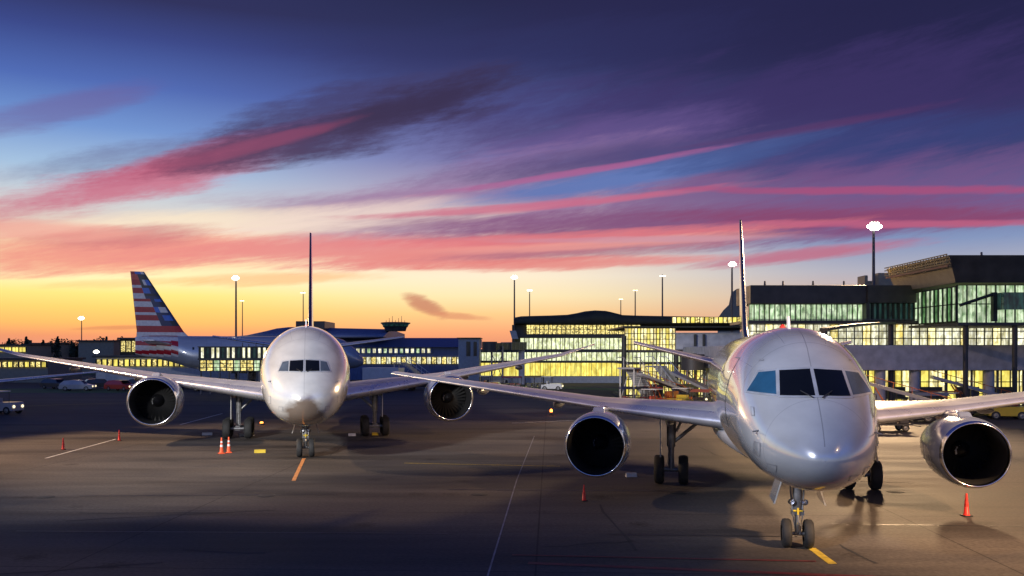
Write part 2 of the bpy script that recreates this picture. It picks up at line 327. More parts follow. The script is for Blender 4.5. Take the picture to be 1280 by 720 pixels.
def airliner(name,label,loc,rz,P,group=None):
    root=empty(name,(loc[0],loc[1],0),rz,label=label,cat='airliner',group=group)
    tab=P['tab']; Ln=tab[-1][0]; n=64
    ys=[Ln*0.0+0.0004]+[0.01*1.42**k for k in range(15)]; ys=[y for y in ys if y<3.0]+[3.0+0.35*k for k in range(8)]
    y=6.2
    while y<Ln: ys.append(y); y+=0.9
    ys.append(Ln); rings=[ring(tab,y,n) for y in ys]
    mb=MB(); mf=P.get('hullmat'); mb.loft(rings,0,True,(lambda j,k:mf(rings[j][k])) if mf else None)
    hull=mb.build('fuselage',P.get('hullmats',[P['skin']]),root)
    me=hull.data; bvh=BVHTree.FromPolygons([v.co.copy() for v in me.vertices],[tuple(p.vertices) for p in me.polygons])
    for poly,ma,lab in P['glass']:
        for s in(-1,1):
            q=[(s*a,b) for a,b in poly]
            m2=ma[0] if s<0 else ma[1]
            f=surf_patch(bvh,grow(q,0.045),0.012); g=surf_patch(bvh,q,0.016)
            if f and g:
                fo=f.build('window_frame',MT['frame'],root); go=g.build('windscreen',m2,fo)
    zs=P['winz']; w0,w1=P['winy']; yy=w0
    while yy<w1:
        for s in(-1,1):
            g=surf_patch(bvh,[(yy,zs),(yy+0.24,zs),(yy+0.24,zs+0.36),(yy,zs+0.36)],0.006,2,2,side=s)
            if g: g.build('cabin_window',MT['windark'],root)
        yy+=P.get('pitch',0.9)
    for dy in P['doors']:
        for s in(-1,1):
            a=surf_patch(bvh,[(dy,zs-0.95),(dy+0.86,zs-0.95),(dy+0.86,zs+0.95),(dy,zs+0.95)],0.006,4,8,side=s)
            b_=surf_patch(bvh,[(dy+0.03,zs-0.92),(dy+0.83,zs-0.92),(dy+0.83,zs+0.92),(dy+0.03,zs+0.92)],0.012,4,8,side=s)
            if a and b_:
                d=a.build('door_seal',MT['line'],root); b_.build('cabin_door',P['skin'],d)
    # belly fairing
    bf=P['belly']; rr=[]
    for k in range(15):
        u=k/14; yy=bf[0]+(bf[1]-bf[0])*u; sc=math.sin(PI*min(1,max(0,u)))**0.55 if 0<u<1 else 0.02
        rr.append([Vector((bf[2]*(0.6+0.4*sc)*math.cos(t)*1.0,yy,bf[3]+(0.9-bf[4]*sc)*math.sin(t)*(1 if math.sin(t)<0 else 0.3)-0.0)) for t in[2*PI*q/32 for q in range(32)]])
    for r_ in rr:
        pass
    mb=MB(); mb.loft(rr,0); mb.build('belly_fairing',P['wingm'],root)
    for s in(-1,1):
        w=wing_mesh(P['wing'],s,None); wo=w.build('wing',[P['wingm'],MT['slat']],root)
        for (fx,fy,fz,fl) in P['fairings']:
            mb=MB(); mb.lathe([(0,0.01),(0.2*fl,0.14),(0.5*fl,0.2),(0.8*fl,0.13),(fl,0.01)],(s*fx,fy,fz),'y',12,0); mb.build('flap_fairing',P['wingm'],wo)
        # thin seam lines where the slats meet, navigation lamp
        t=P['wing'][-1]
        mb=MB(); mb.lathe([(0,0.01),(0.08,0.05),(0.3,0.06),(0.5,0.01)],(s*(t[0]-0.05),t[1]+0.02,t[3]),'y',10,0); mb.build('navigation_lamp',MT['red'] if s>0 else MT['wingreen'],wo)
        st=wing_mesh(P['stab'],s,None,3); st.build('tailplane',[P['wingm'],MT['slat']],root)
        for (ex,ey,ez,er,el,wz) in P['eng']:
            engine(root,s*ex,ey,ez,er,el,P,wz)
        # main gear
        gx_,gy,gr,gw,goff,bog,zt=P['main']
        mb=MB(); X=s*gx_
        ys_=[gy] if not bog else [gy-bog,gy+bog]
        mb.cyl((X,gy,gr+0.9),(X,gy,zt),0.17,0.2); mb.cyl((X,gy,gr),(X,gy,gr+1.0),0.11)
        for q in ys_: mb.cyl((X-goff-0.1,q,gr),(X+goff+0.1,q,gr),0.09)
        if bog: mb.box(X-0.13,X+0.13,gy-bog,gy+bog,gr-0.12,gr+0.14)
        mb.cyl((X,gy,gr+1.0),(X-s*1.35,gy+0.1,zt-0.05),0.07); mb.cyl((X-s*0.2,gy,gr+1.5),(X-s*0.5,gy+0.1,zt),0.05)
        mb.cyl((X,gy+0.15,gr+0.2),(X,gy+0.45,gr+0.65),0.05); mb.cyl((X,gy+0.45,gr+0.65),(X,gy+0.15,gr+1.1),0.05)
        mb.cyl((X+0.1,gy-0.16,gr+0.1),(X+0.1,gy-0.16,zt),0.022); mb.cyl((X-0.12,gy-0.14,gr+0.2),(X-0.05,gy-0.2,zt),0.02)
        g=mb.build('main_landing_gear',MT['strut'],root)
        for q in ys_:
            for t in(-1,1): wheel(g,(X+t*goff,q,gr),gr,gw)
        mb=MB(); xx=X+s*0.42; mb.loft([[Vector((xx+dx,gy-0.65+dy,z_)) for dx,dy in((0,0),(0.04,0),(0.04,1.25),(0,1.25))] for z_ in(gr+0.55,zt+0.1)],0,True,None,False); mb.build('gear_door',P['skin'],g)
    # nose gear
    ny,nr,nw,noff,nt=P['nose']; mb=MB()
    mb.cyl((0,ny,nr+0.55),(0,ny,nt+0.2),0.11,0.13); mb.cyl((0,ny,nr),(0,ny,nr+0.6),0.07); mb.cyl((-noff-0.05,ny,nr),(noff+0.05,ny,nr),0.055)
    mb.cyl((0,ny,nr+0.7),(0,ny+1.2,nt+0.15),0.05); mb.box(-0.16,0.16,ny-0.14,ny+0.1,nr+0.5,nr+0.62)
    mb.cyl((0,ny-0.1,nr+0.05),(0,ny-0.32,nr+0.32),0.035); mb.cyl((0,ny-0.32,nr+0.32),(0,ny-0.1,nr+0.58),0.035)
    for s in(-1,1): mb.cyl((s*0.12,ny-0.05,nr+0.56),(s*0.2,ny+0.1,nt+0.1),0.025); mb.cyl((s*0.14,ny-0.1,nr+0.6),(s*0.05,ny-0.12,nr),0.014)
    g=mb.build('nose_landing_gear',MT['strut'],root)
    for t in(-1,1): wheel(g,(t*noff,ny,nr),nr,nw)
    for t in(-1,1):
        mb=MB(); mb.lathe([(0,0.085),(0.04,0.085),(0.09,0.03)],(t*0.17,ny-0.2,nr+0.86),'y',14,0); mb.cyl((t*0.17,ny-0.14,nr+0.86),(0,ny,nr+0.86),0.02); mb.build('taxi_lamp',[MT['chrome']],g)
    mb=MB(); mb.box(-0.025,0.025,ny-0.19,ny-0.16,nr+0.2,nr+0.7); mb.cyl((-0.12,ny-0.15,nr+0.62),(0.12,ny-0.15,nr+0.62),0.025); mb.build('tow_fitting',MT['yellow'],g)
    for s in(-1,1):
        mb=MB(); mb.loft([[Vector((s*(a+dx),yy,z_)) for dx,yy in((0,ny-0.55),(0.035,ny-0.55),(0.035,ny+0.75),(0,ny+0.75))] for a,z_ in((0.62,nt-0.62),(0.40,nt+0.12))],0,True,None,False); mb.build('gear_door',P['skin'],g)
    # fin
    fm=P.get('finmat'); w=wing_mesh(P['fin'],1,None,P.get('finsub',4),2,True,fm); w.build('tail_fin',P.get('finmats',[P['skin'],MT['navy']]),root)
    # probes, wipers, beacon
    for s in(-1,1):
        h=bvh.ray_cast(Vector((s*P['probe'][0],-8,P['probe'][1])),Vector((0,1,0)))[0]
        if h:
            mb=MB(); mb.cyl(h,h+Vector((s*0.12,-0.02,-0.02)),0.022,0.015,8); mb.cyl(h+Vector((s*0.12,0.02,-0.02)),h+Vector((s*0.13,-0.2,-0.02)),0.018,0.008,8); mb.build('pitot_probe',MT['strut'],root)
        p0=P['wiper'][0]; p1=P['wiper'][1]
        a=bvh.ray_cast(Vector((s*p0[0],-8,p0[1])),Vector((0,1,0)))[0]; b=bvh.ray_cast(Vector((s*p1[0],-8,p1[1])),Vector((0,1,0)))[0]
        if a and b:
            mb=MB(); mb.cyl(a+Vector((0,-0.04,0.02)),b+Vector((0,-0.05,0.03)),0.016,0.01,6); mb.build('wiper',MT['asphaltdark'],root)
        for (qx,qz,qw,qh) in P['panels']:
            if s<0 and qx==P['panels'][1][0]: continue
            pa=surf_patch(bvh,[(s*qx,qz),(s*(qx+qw),qz),(s*(qx+qw),qz+qh),(s*qx,qz+qh)],0.004,4,4); pb=surf_patch(bvh,[(s*(qx+.012),qz+.012),(s*(qx+qw-.012),qz+.012),(s*(qx+qw-.012),qz+qh-.012),(s*(qx+.012),qz+qh-.012)],0.008,4,4)
            if pa and pb:
                e_=pa.build('access_panel_seal',MT['line'],root); pb.build('access_panel',P['skin'],e_)
    ztop=interp(tab,9)[1]
    mb=MB(); mb.lathe([(0,0.1),(0.06,0.09),(0.12,0.05),(0.14,0.005)],(0,9,ztop),'z',14,0); mb.build('beacon',MT['red'],root)
    mb=MB(); mb.loft([[Vector((sx*0.03,yy,zz)) for sx,yy in((-1,a),(1,a),(1,b),(-1,b))] for a,b,zz in((7,7.45,ztop-0.05),(7.2,7.5,ztop+0.32))],0,True,None,False); mb.build('blade_antenna',MT['white'],root)
    return root

NB=dict(  # narrow-body
 skin=MT['skin'],wingm=MT['wing'],cowl=MT['cowl'],
 tab=[(0,0.02,2.90,2.86,2.88),(0.1,.34,3.20,2.60,2.88),(0.4,.70,3.58,2.36,2.90),(1.0,1.10,4.05,2.14,2.98),(1.8,1.42,4.56,2.00,3.12),(2.5,1.56,5.02,1.95,3.30),(3.2,1.66,5.38,1.92,3.50),(4.2,1.77,5.68,1.88,3.66),(5.6,1.89,5.86,1.81,3.8),(7.6,2.04,5.92,1.76,3.83),(24,2.0,5.92,1.76,3.83),(28,1.8,5.88,2.3,4.0),(32,1.2,5.75,3.4,4.5),(35,.6,5.45,4.3,4.85),(36.8,.12,5.05,4.75,4.9)],
 glass=[([(0.04,4.22),(0.76,4.20),(0.70,4.76),(0.04,4.80)],(MT['darkglass'],MT['darkglass']),''),([(0.83,4.22),(1.42,4.25),(1.14,4.70),(0.78,4.75)],(MT['blueglass'],MT['greyglass']),'')],
 winz=4.1,winy=(7.2,30),doors=(5.2,29.6),
 belly=(9.6,20.5,2.02,2.45,0.0),
 wing=[(1.0,10.6,7.4,2.75,.12),(2.1,11.2,6.8,2.85,.115),(6.2,13.6,4.2,3.15,.10),(16.4,19.4,1.5,4.2,.09)],
 fairings=[(3.6,14.5,2.45,3.2),(8.3,16.4,3.0,2.8),(12.0,18.3,3.45,2.2)],
 eng=[(5.98,10.5,1.98,1.13,3.6,3.1)],
 main=(3.55,15.9,.57,.38,.47,0,2.75),nose=(5.07,.38,.24,.28,1.85),
 stab=[(0.4,30.6,3.6,4.3,.12),(6.2,33.9,1.7,5.75,.12)],
 fin=[(0,26.6,6.6,5.6,.06),(0,29.0,4.9,6.6,.08),(0,33.4,2.1,12.9,.08)],
 panels=[(1.22,2.8,.12,.34),(0.55,2.42,.22,.14),(0.9,2.5,.18,.2),(1.3,3.7,.07,.2),(1.0,4.98,.1,.05)],probe=(1.25,3.4),wiper=((0.10,4.17),(0.34,4.30)))
WB=dict(  # larger twin
 skin=MT['skin2'],wingm=MT['wing'],cowl=MT['cowl2'],
 tab=[(0,0.02,3.06,3.02,3.04),(0.1,.42,3.42,2.62,3.03),(0.4,.92,3.86,2.26,3.04),(1.0,1.40,4.38,1.98,3.12),(1.8,1.76,4.92,1.82,3.28),(2.6,1.88,5.42,1.74,3.5),(3.5,2.02,5.88,1.69,3.75),(4.6,2.13,6.26,1.66,3.98),(6.2,2.19,6.50,1.65,4.1),(8,2.2,6.56,1.65,4.12),(27,2.2,6.56,1.65,4.12),(31,2.1,6.5,2.3,4.4),(35,1.4,6.3,3.6,4.95),(38.5,.65,5.9,4.7,5.3),(40.5,.12,5.5,5.15,5.3)],
 glass=[([(0.05,4.34),(0.66,4.34),(0.64,4.80),(0.05,4.83)],(MT['darkglass'],MT['darkglass']),''),([(0.70,4.34),(1.13,4.34),(0.97,4.74),(0.70,4.79)],(MT['greyglass'],MT['greyglass']),'')],
 winz=4.45,winy=(8.0,33),doors=(5.8,32.2),
 belly=(10.6,23,2.35,2.45,0.0),
 wing=[(1.2,11.2,8.6,2.6,.13),(2.4,11.9,7.8,2.75,.13),(8.2,15.4,4.8,3.5,.115),(17.6,20.9,2.1,4.95,.10),(21.0,24.0,0.7,5.75,.09)],
 fairings=[(4.4,16.0,2.55,3.6),(10.4,18.6,3.5,3.0),(14.6,20.6,4.1,2.4)],
 eng=[(8.3,12.2,2.45,1.42,4.1,3.45)],
 main=(4.1,16.6,.60,.45,.62,.72,2.9),nose=(5.5,.46,.28,.30,1.85),
 stab=[(0.4,33.6,4.2,5.4,.1),(8.0,38.0,1.7,6.5,.09)],
 fin=[(0,29.0,7.6,6.2,.05),(0,31.8,5.6,7.4,.07),(0,37.0,2.4,15.3,.07)],
 panels=[(1.45,2.9,.12,.34),(0.55,2.5,.22,.14),(0.9,2.6,.2,.2)],probe=(1.45,3.9),wiper=((0.12,4.31),(0.34,4.42)))
nearjet=airliner('airliner','white twin jet nearest the camera with blue side cockpit windows and dark round engines',(6.57,18.44),-math.atan(.205),NB)
farjet=airliner('airliner','pearl white twin jet with brown stained chin, standing left of the apron centre',(-9.05,38.3),math.atan(.222),WB)

# third aircraft, seen from the side, with the striped flag tail
bands=[]
def flag_mat(j,k,rings):
    n=len(rings[0]); kk=k if k<n//2 else n-1-k      # chordwise cell 0..10, leading edge to trailing edge
    R=len(rings)-1; z=rings[j][0].z
    if z<8.7: return 1 if int((z-6.6)/0.62)%2 else 2
    u=(z-8.7)/7.3; row=int(u*12)
    edge=5+int(u*2.2)
    if kk>=edge: return (2 if row%2 else (5 if u>0.75 else 1))
    if row%2 and 2<=kk<edge-(1 if row%4==1 else 0): return [6,3,6,0][(row//2+kk//4)%4]
    return 4 if u>0.55 or (row%4==0 and kk<3) else 0
def hull_flag(p):
    if p.y>25.4 and p.z>4.5: return [1,2][int((p.z+0.1)/0.62)%2]
    return 0
TP=dict(NB); TP.update(skin=MT['skin3'],cowl=MT['cowl2'],
 hullmats=[MT['skin3'],MT['flagred'],MT['flagwhite']],hullmat=hull_flag,
 tab=[(r[0]*0.85,r[1]*1.18,(r[2]-1.76)*1.18+2.5,(r[3]-1.76)*1.18+2.5,(r[4]-1.76)*1.18+2.5) for r in NB['tab']],
 glass=[],winz=5.5,winy=(6,24),doors=(4.6,),main=(3.5,15.5,.6,.4,.5,0,3.2),nose=(4.6,.4,.25,.3,2.6),
 wing=[(1.0,10.6,7.0,3.3,.13),(6.2,13.6,4.2,3.6,.115),(14.5,18.4,1.5,4.4,.10)],
 eng=[(5.6,10.3,2.5,1.2,3.6,3.5)],fairings=[],belly=(9,19,2.1,3.1,0),
 stab=[(0.4,26.2,3.4,6.2,.1),(6.0,29.2,1.5,6.7,.09)],
 finmats=[MT['navy'],MT['flagwhite'],MT['flagred'],MT['flagwhite'],MT['navy2'],MT['flagpink'],MT['blue2']],finmat=flag_mat,finsub=22,
 fin=[(0,23.9,7.3,6.6,.06),(0,25.2,5.9,8.0,.06),(0,30.2,1.7,16.0,.07)])
TP['tab'][-4:]=[(23.8,2.2,7.4,2.9,4.6),(27.0,1.5,7.45,3.9,5.6),(29.6,.75,7.4,4.5,5.9),(31.3,.2,7.2,4.9,6.0)]
ang=math.radians(25)
T0=(gx(172,118),118.0); ln=31.0
nose=(T0[0]+ln*math.cos(ang),T0[1]+ln*math.sin(ang))
# local +y (back) must run from the nose to the tail
tailjet=airliner('airliner','grey airliner standing side-on far left, its tall fin striped red, white and blue',nose,math.atan2(math.cos(ang),-math.sin(ang)),TP)
# parked commuter jet whose wing reaches in from the left edge
RP=dict(NB); RP.update(skin=MT['skin3'],wing=[(0.9,10.6,5.0,1.9,.12),(5.0,12.6,3.6,2.25,.115),(16.0,17.4,1.2,3.25,.10)],eng=[(2.3,23.0,4.3,0.8,3.2,4.4)],fairings=[],
 stab=[(0.4,30.6,2.6,5.6,.1),(4.6,33.2,1.3,5.7,.09)],glass=NB['glass'])
airliner('airliner','low grey wing reaching in from the left edge beneath the stained jet\'s wing',(gx(185,78)-16.2*math.cos(math.radians(28)),80-8.5-16.2*math.sin(math.radians(28))),math.radians(28),RP)

# ---------------------------------------------------------------- ground
def sheet(name,pts,z,m,kind='structure',label=None,cat=None,thick=0):
    mb=MB(); mb.add([(x,y,z) for x,y in pts],[tuple(range(len(pts)))]); o=mb.build(name,m); tag(o,kind=kind) if kind else None
    if label: tag(o,label,cat)
    return o
m,nt,b=newmat('apron_concrete'); N=nt.nodes; L=nt.links
tc=N.new('ShaderNodeTexCoord'); mp=N.new('ShaderNodeMapping'); mp.inputs['Rotation'].default_value=(0,0,math.radians(2.5)); mp.inputs['Location'].default_value=(0.35,2.0,0); L.new(tc.outputs['Object'],mp.inputs[0])
br=N.new('ShaderNodeTexBrick'); br.offset=0.0; br.inputs['Scale'].default_value=1.0; br.inputs['Mortar Size'].default_value=0.03; br.inputs['Mortar Smooth'].default_value=0.3
br.inputs['Brick Width'].default_value=11.4; br.inputs['Row Height'].default_value=7.6; br.inputs['Color1'].default_value=(0.5,0.5,0.5,1); br.inputs['Color2'].default_value=(0.62,0.62,0.62,1); br.inputs['Mortar'].default_value=(0,0,0,1); br.inputs['Bias'].default_value=0
L.new(mp.outputs[0],br.inputs['Vector'])
n1=N.new('ShaderNodeTexNoise'); n1.inputs['Scale'].default_value=0.16; n1.inputs['Detail'].default_value=9; n1.inputs['Roughness'].default_value=0.62
mp2=N.new('ShaderNodeMapping'); mp2.inputs['Scale'].default_value=(0.35,1.5,1); L.new(tc.outputs['Object'],mp2.inputs[0]); L.new(mp2.outputs[0],n1.inputs['Vector'])
n2=N.new('ShaderNodeTexNoise'); n2.inputs['Scale'].default_value=9; n2.inputs['Detail'].default_value=6; L.new(tc.outputs['Object'],n2.inputs['Vector'])
r1=N.new('ShaderNodeValToRGB'); r1.color_ramp.elements[0].position=0.33; r1.color_ramp.elements[0].color=(0.038,0.034,0.033,1); r1.color_ramp.elements[1].position=0.68; r1.color_ramp.elements[1].color=(0.120,0.104,0.092,1); L.new(n1.outputs[0],r1.inputs[0])
mx=N.new('ShaderNodeMixRGB'); mx.blend_type='MULTIPLY'; mx.inputs[0].default_value=0.8; L.new(r1.outputs[0],mx.inputs[1])
rb=N.new('ShaderNodeValToRGB'); rb.color_ramp.elements[0].position=0.0; rb.color_ramp.elements[0].color=(0.3,0.3,0.3,1); rb.color_ramp.elements[1].position=0.35; rb.color_ramp.elements[1].color=(1.0,1.0,1.0,1); L.new(br.outputs[0],rb.inputs[0])
rn=N.new('ShaderNodeValToRGB'); rn.color_ramp.elements[0].position=0.3; rn.color_ramp.elements[0].color=(0.72,0.72,0.72,1); rn.color_ramp.elements[1].position=0.7; rn.color_ramp.elements[1].color=(1.15,1.15,1.15,1); L.new(n2.outputs[0],rn.inputs[0])
L.new(rb.outputs[0],mx.inputs[2]); mx2=N.new('ShaderNodeMixRGB'); mx2.blend_type='MULTIPLY'; mx2.inputs[0].default_value=1; L.new(mx.outputs[0],mx2.inputs[1]); L.new(rn.outputs[0],mx2.inputs[2])
mv=N.new('ShaderNodeMixRGB'); mv.blend_type='MULTIPLY'; mv.inputs[0].default_value=0.5; L.new(mx2.outputs[0],mv.inputs[1]); L.new(br.outputs[0],mv.inputs[2])
vo=N.new('ShaderNodeTexVoronoi'); vo.inputs['Scale'].default_value=0.35; vo.inputs['Randomness'].default_value=1; L.new(tc.outputs['Object'],vo.inputs['Vector'])
wn=N.new('ShaderNodeMath'); wn.operation='ADD'; L.new(vo.outputs['Distance'],wn.inputs[0])
wm=N.new('ShaderNodeMath'); wm.operation='MULTIPLY'; wm.inputs[1].default_value=0.25; L.new(n2.outputs[0],wm.inputs[0]); L.new(wm.outputs[0],wn.inputs[1])
ro=N.new('ShaderNodeValToRGB'); ro.color_ramp.elements[0].position=0.14; ro.color_ramp.elements[0].color=(0.35,0.33,0.32,1); ro.color_ramp.elements[1].position=0.30; ro.color_ramp.elements[1].color=(1,1,1,1); L.new(wn.outputs[0],ro.inputs[0])
m3=N.new('ShaderNodeMixRGB'); m3.blend_type='MULTIPLY'; m3.inputs[0].default_value=0.8; L.new(mx2.outputs[0],m3.inputs[1]); L.new(ro.outputs[0],m3.inputs[2])
# worn tyre tracks running across the stand
n4=N.new('ShaderNodeTexNoise'); n4.inputs['Scale'].default_value=0.9; n4.inputs['Detail'].default_value=4; mp4=N.new('ShaderNodeMapping'); mp4.inputs['Scale'].default_value=(0.05,0.5,1); mp4.inputs['Rotation'].default_value=(0,0,0.03); L.new(tc.outputs['Object'],mp4.inputs[0]); L.new(mp4.outputs[0],n4.inputs['Vector'])
r4=N.new('ShaderNodeValToRGB'); r4.color_ramp.elements[0].position=0.36; r4.color_ramp.elements[0].color=(0.66,0.64,0.63,1); r4.color_ramp.elements[1].position=0.5; r4.color_ramp.elements[1].color=(1.05,1.05,1.05,1); L.new(n4.outputs[0],r4.inputs[0])
m4=N.new('ShaderNodeMixRGB'); m4.blend_type='MULTIPLY'; m4.inputs[0].default_value=0.9; L.new(m3.outputs[0],m4.inputs[1]); L.new(r4.outputs[0],m4.inputs[2])
L.new(m4.outputs[0],b.inputs['Base Color'])
rr=N.new('ShaderNodeMapRange'); rr.inputs[1].default_value=0.3; rr.inputs[2].default_value=0.7; rr.inputs[3].default_value=0.62; rr.inputs[4].default_value=0.88; L.new(n1.outputs[0],rr.inputs[0]); L.new(rr.outputs[0],b.inputs['Roughness'])
b.inputs['Specular IOR Level'].default_value=0.22
bp=N.new('ShaderNodeBump'); bp.inputs['Strength'].default_value=0.35; bp.inputs['Distance'].default_value=0.02; L.new(n2.outputs[0],bp.inputs['Height']); L.new(bp.outputs[0],b.inputs['Normal'])
sheet('ground',[(-2500,-200),(2500,-200),(2500,4000),(-2500,4000)],0.0,m)
grass=mat('mown_grass',(0.07,0.13,0.03),0.9,0,0,0.4,0.5,0.5)
def gp(px,py,h=0): d=CAMH*F/(py-HOR); return (gx(px,d),d)
sheet('grass_verge',[(-130,112),(gx(190,112),112),(gx(200,125),125),(-150,125)],0.004,grass)
sheet('grass_verge',[(gx(560,140),140),(gx(900,108),108),(gx(900,114),114),(gx(560,150),150)],0.004,grass)
sheet('grass_field',[(-900,200),(gx(250,200),200),(gx(250,900),900),(-900,900)],0.004,grass)
pw=mat('line_paint_white',(0.5,0.5,0.48),0.6,0,0,0.35,6); py_=mat('line_paint_yellow',(0.50,0.36,0.04),0.6,0,0,0.35,6); pr=mat('line_paint_red',(0.13,0.018,0.02),0.6,0,0,0.4,5)
po=mat('line_paint_orange',(0.60,0.25,0.08),0.6,0,0,0.35,6)
def stripe(name,a,b,w,m,z=0.008):
    a=Vector((*a,0)); b=Vector((*b,0)); d=(b-a).normalized(); n=Vector((-d.y,d.x,0))*w/2
    return sheet(name,[(a+n)[:2],(a-n)[:2],(b-n)[:2],(b+n)[:2]],z,m)
stripe('white_line',gp(57,573),gp(145,549),0.14,pw)
stripe('white_line',gp(225,531),gp(278,517),0.14,pw)
stripe('orange_line',gp(367,601),gp(380,573),0.16,po)
stripe('yellow_line',gp(1041,705),gp(1014,685),0.22,py_)
stripe('red_line',gp(660,704),gp(1500,738),0.22,pr)
stripe('red_line',gp(640,694),gp(1020,702),0.10,pr,0.012)
stripe('slab_joint_line',gp(609,722),gp(646,600),0.045,mat('pale_joint_sealant',(0.2,0.2,0.22),0.6,0,0,0.4,3))
stripe('slab_joint_line',gp(646,600),gp(668,545),0.05,mat('pale_joint_sealant_worn',(0.14,0.14,0.15),0.6,0,0,0.4,3))
stripe('yellow_line',gp(505,579),gp(700,583),0.10,py_)
dk=mat('scuff_shadow_dark',(0.02,0.019,0.02),0.5,0,0,0.3,2)
stripe('scuff_or_shadow_line',gp(20,664),gp(560,667),0.10,dk); stripe('scuff_or_shadow_line',gp(760,668),gp(1000,671),0.09,dk); stripe('scuff_or_shadow_line',gp(560,612),gp(860,614),0.12,dk)  # middle stripe paints the nearest jet's nose shadow; the others are tyre scuffs
stripe('scuff_or_shadow_line',gp(1040,655),gp(1400,660),0.07,dk); stripe('scuff_or_shadow_line',gp(100,620),gp(420,618),0.10,dk)
stripe('yellow_line',gp(20,508),gp(170,503),0.18,py_); stripe('white_line',gp(640,529),gp(750,524),0.16,pw)

tar=mat('tar_repair',(0.022,0.021,0.022),0.85,0,0,0.3,3)
rt=random.Random(11)
for k in range(16):
    x=rt.uniform(-16,14); y=rt.uniform(19,60); L0=rt.uniform(2,7); a=rt.choice([0.04,1.61,0.3,-0.2])
    pts=[(x+math.cos(a)*L0*t/5+rt.uniform(-.08,.08),y+math.sin(a)*L0*t/5+rt.uniform(-.08,.08)) for t in range(6)]
    wv=[rt.uniform(.02,.06) for _ in pts]; nx,ny=-math.sin(a),math.cos(a); mb=MB()
    mb.add([(p[0]+nx*q,p[1]+ny*q,0.006) for p,q in zip(pts,wv)]+[(p[0]-nx*q,p[1]-ny*q,0.006) for p,q in zip(pts,wv)],[(i,i+1,i+7,i+6) for i in range(5)]); tag(mb.build('tar_repair',tar),kind='structure')
for k in range(7):
    x=-24+k*7.6+rt.uniform(-.3,.3); y=31.2+0.3*k; mb=MB()
    mb.lathe([(0.005,0.32),(0.012,0.30),(0.012,0.001)],(x,y,0),'z',20); tag(mb.build('manhole_cover',tar),kind='structure')

# ---------------------------------------------------------------- small apron things
def cone(px,py,h,label,m,striped=False,group='safety cones on the apron'):
    x,y=gp(px,py); r=empty('traffic_cone',(x,y,0),random.random(),label=label,cat='traffic cone',group=group)
    mb=MB(); w=h*0.19; mb.box(-w,w,-w,w,0.002,h*0.05); mb.build('base',MT['asphaltdark'] if not striped else m,r,0.01)
    mb=MB(); mb.lathe([(h*0.05,h*0.16),(h*0.08,h*0.12),(h*0.93,h*0.045),(h,h*0.04),(h,0.001)],(0,0,0),'z',20,0); mb.build('cone_body',m,r)
    mb=MB(); f=lambda z:h*(0.12-(z-0.08)*0.075/0.85)+0.004
    for a,b_ in ((0.42,0.56),(0.68,0.78)):
        mb=MB(); mb.lathe([(h*a,f(a)),(h*b_,f(b_))],(0,0,0),'z',20,0); mb.build('reflective_collar',MT['white'] if striped else MT['red'],r)
cone(730,626,0.55,'slim red cone under the left engine of the nearest jet',MT['cred'])
cone(1208,645,0.72,'largest red cone, under the right engine of the nearest jet',MT['cred'])
cone(79,562,0.62,'red cone at the left end of the white line, leftmost of all',MT['cred'])
cone(149,551,0.62,'red cone at the right end of the white painted line',MT['cred'])
cone(277,567,0.82,'left of two white banded cones beside the main wheels of the stained jet',MT['orange'],True)
cone(286,566,0.82,'right of two white banded cones beside the main wheels of the stained jet',MT['orange'],True)
def chock(px,py,label,m,s=0.35,rz=0.2):
    x,y=gp(px,py); mb=MB(); mb.loft([[Vector((a,b,c)) for a,b,c in((t,-0.14,0.003),(t,0.14,0.003),(t,0.03,0.17),(t,-0.03,0.17))] for t in(-s,s)],0,True,None,False)
    o=mb.build('wheel_chock',m,None,0.01); o.location=(x,y,0); o.rotation_euler=(0,0,rz); tag(o,label,'wheel chock','wheel chocks on the ground')
chock(325,566,'yellow chock lying loose on the ground left of the stained nose',MT['yellow'],0.28)
chock(259,544,'white chock left of the stained jet\'s left main wheels',MT['white'],0.3)
chock(308,545,'white chock right of the stained jet\'s left main wheels',MT['white'],0.45,0.6)
chock(440,545,'white chock at the left foot of the stained jet\'s right main wheels',MT['white'],0.22)
chock(469,544,'yellow chock at the right foot of the stained jet\'s right main wheels',MT['yellow'],0.2)
chock(789,596,'pale chock on the ground right of the nearest jet\'s left engine',MT['white'],0.22,0.1)
def beacon(px,py,label,h=0.35):
    x,y=gp(px,py); r=empty('beacon_lamp',(x,y,0),label=label,cat='beacon lamp',group='lit orange beacon lamps on the apron')
    mb=MB(); mb.lathe([(0.002,0.22),(0.05,0.22),(0.1,0.1),(h*0.6,0.08)],(0,0,0),'z',16,0); mb.build('base',MT['asphaltdark'],r)
    mb=MB(); mb.lathe([(h*0.6,0.11),(h*0.9,0.11),(h*1.1,0.07),(h*1.15,0.001)],(0,0,0),'z',16,0); mb.build('lens',MT['beacon'],r)
beacon(689,519,'lit orange beacon lamp on the open apron between the two jets',0.45)
beacon(327,531,'lit lamp on the ground behind the stained jet\'s left main gear',0.2)

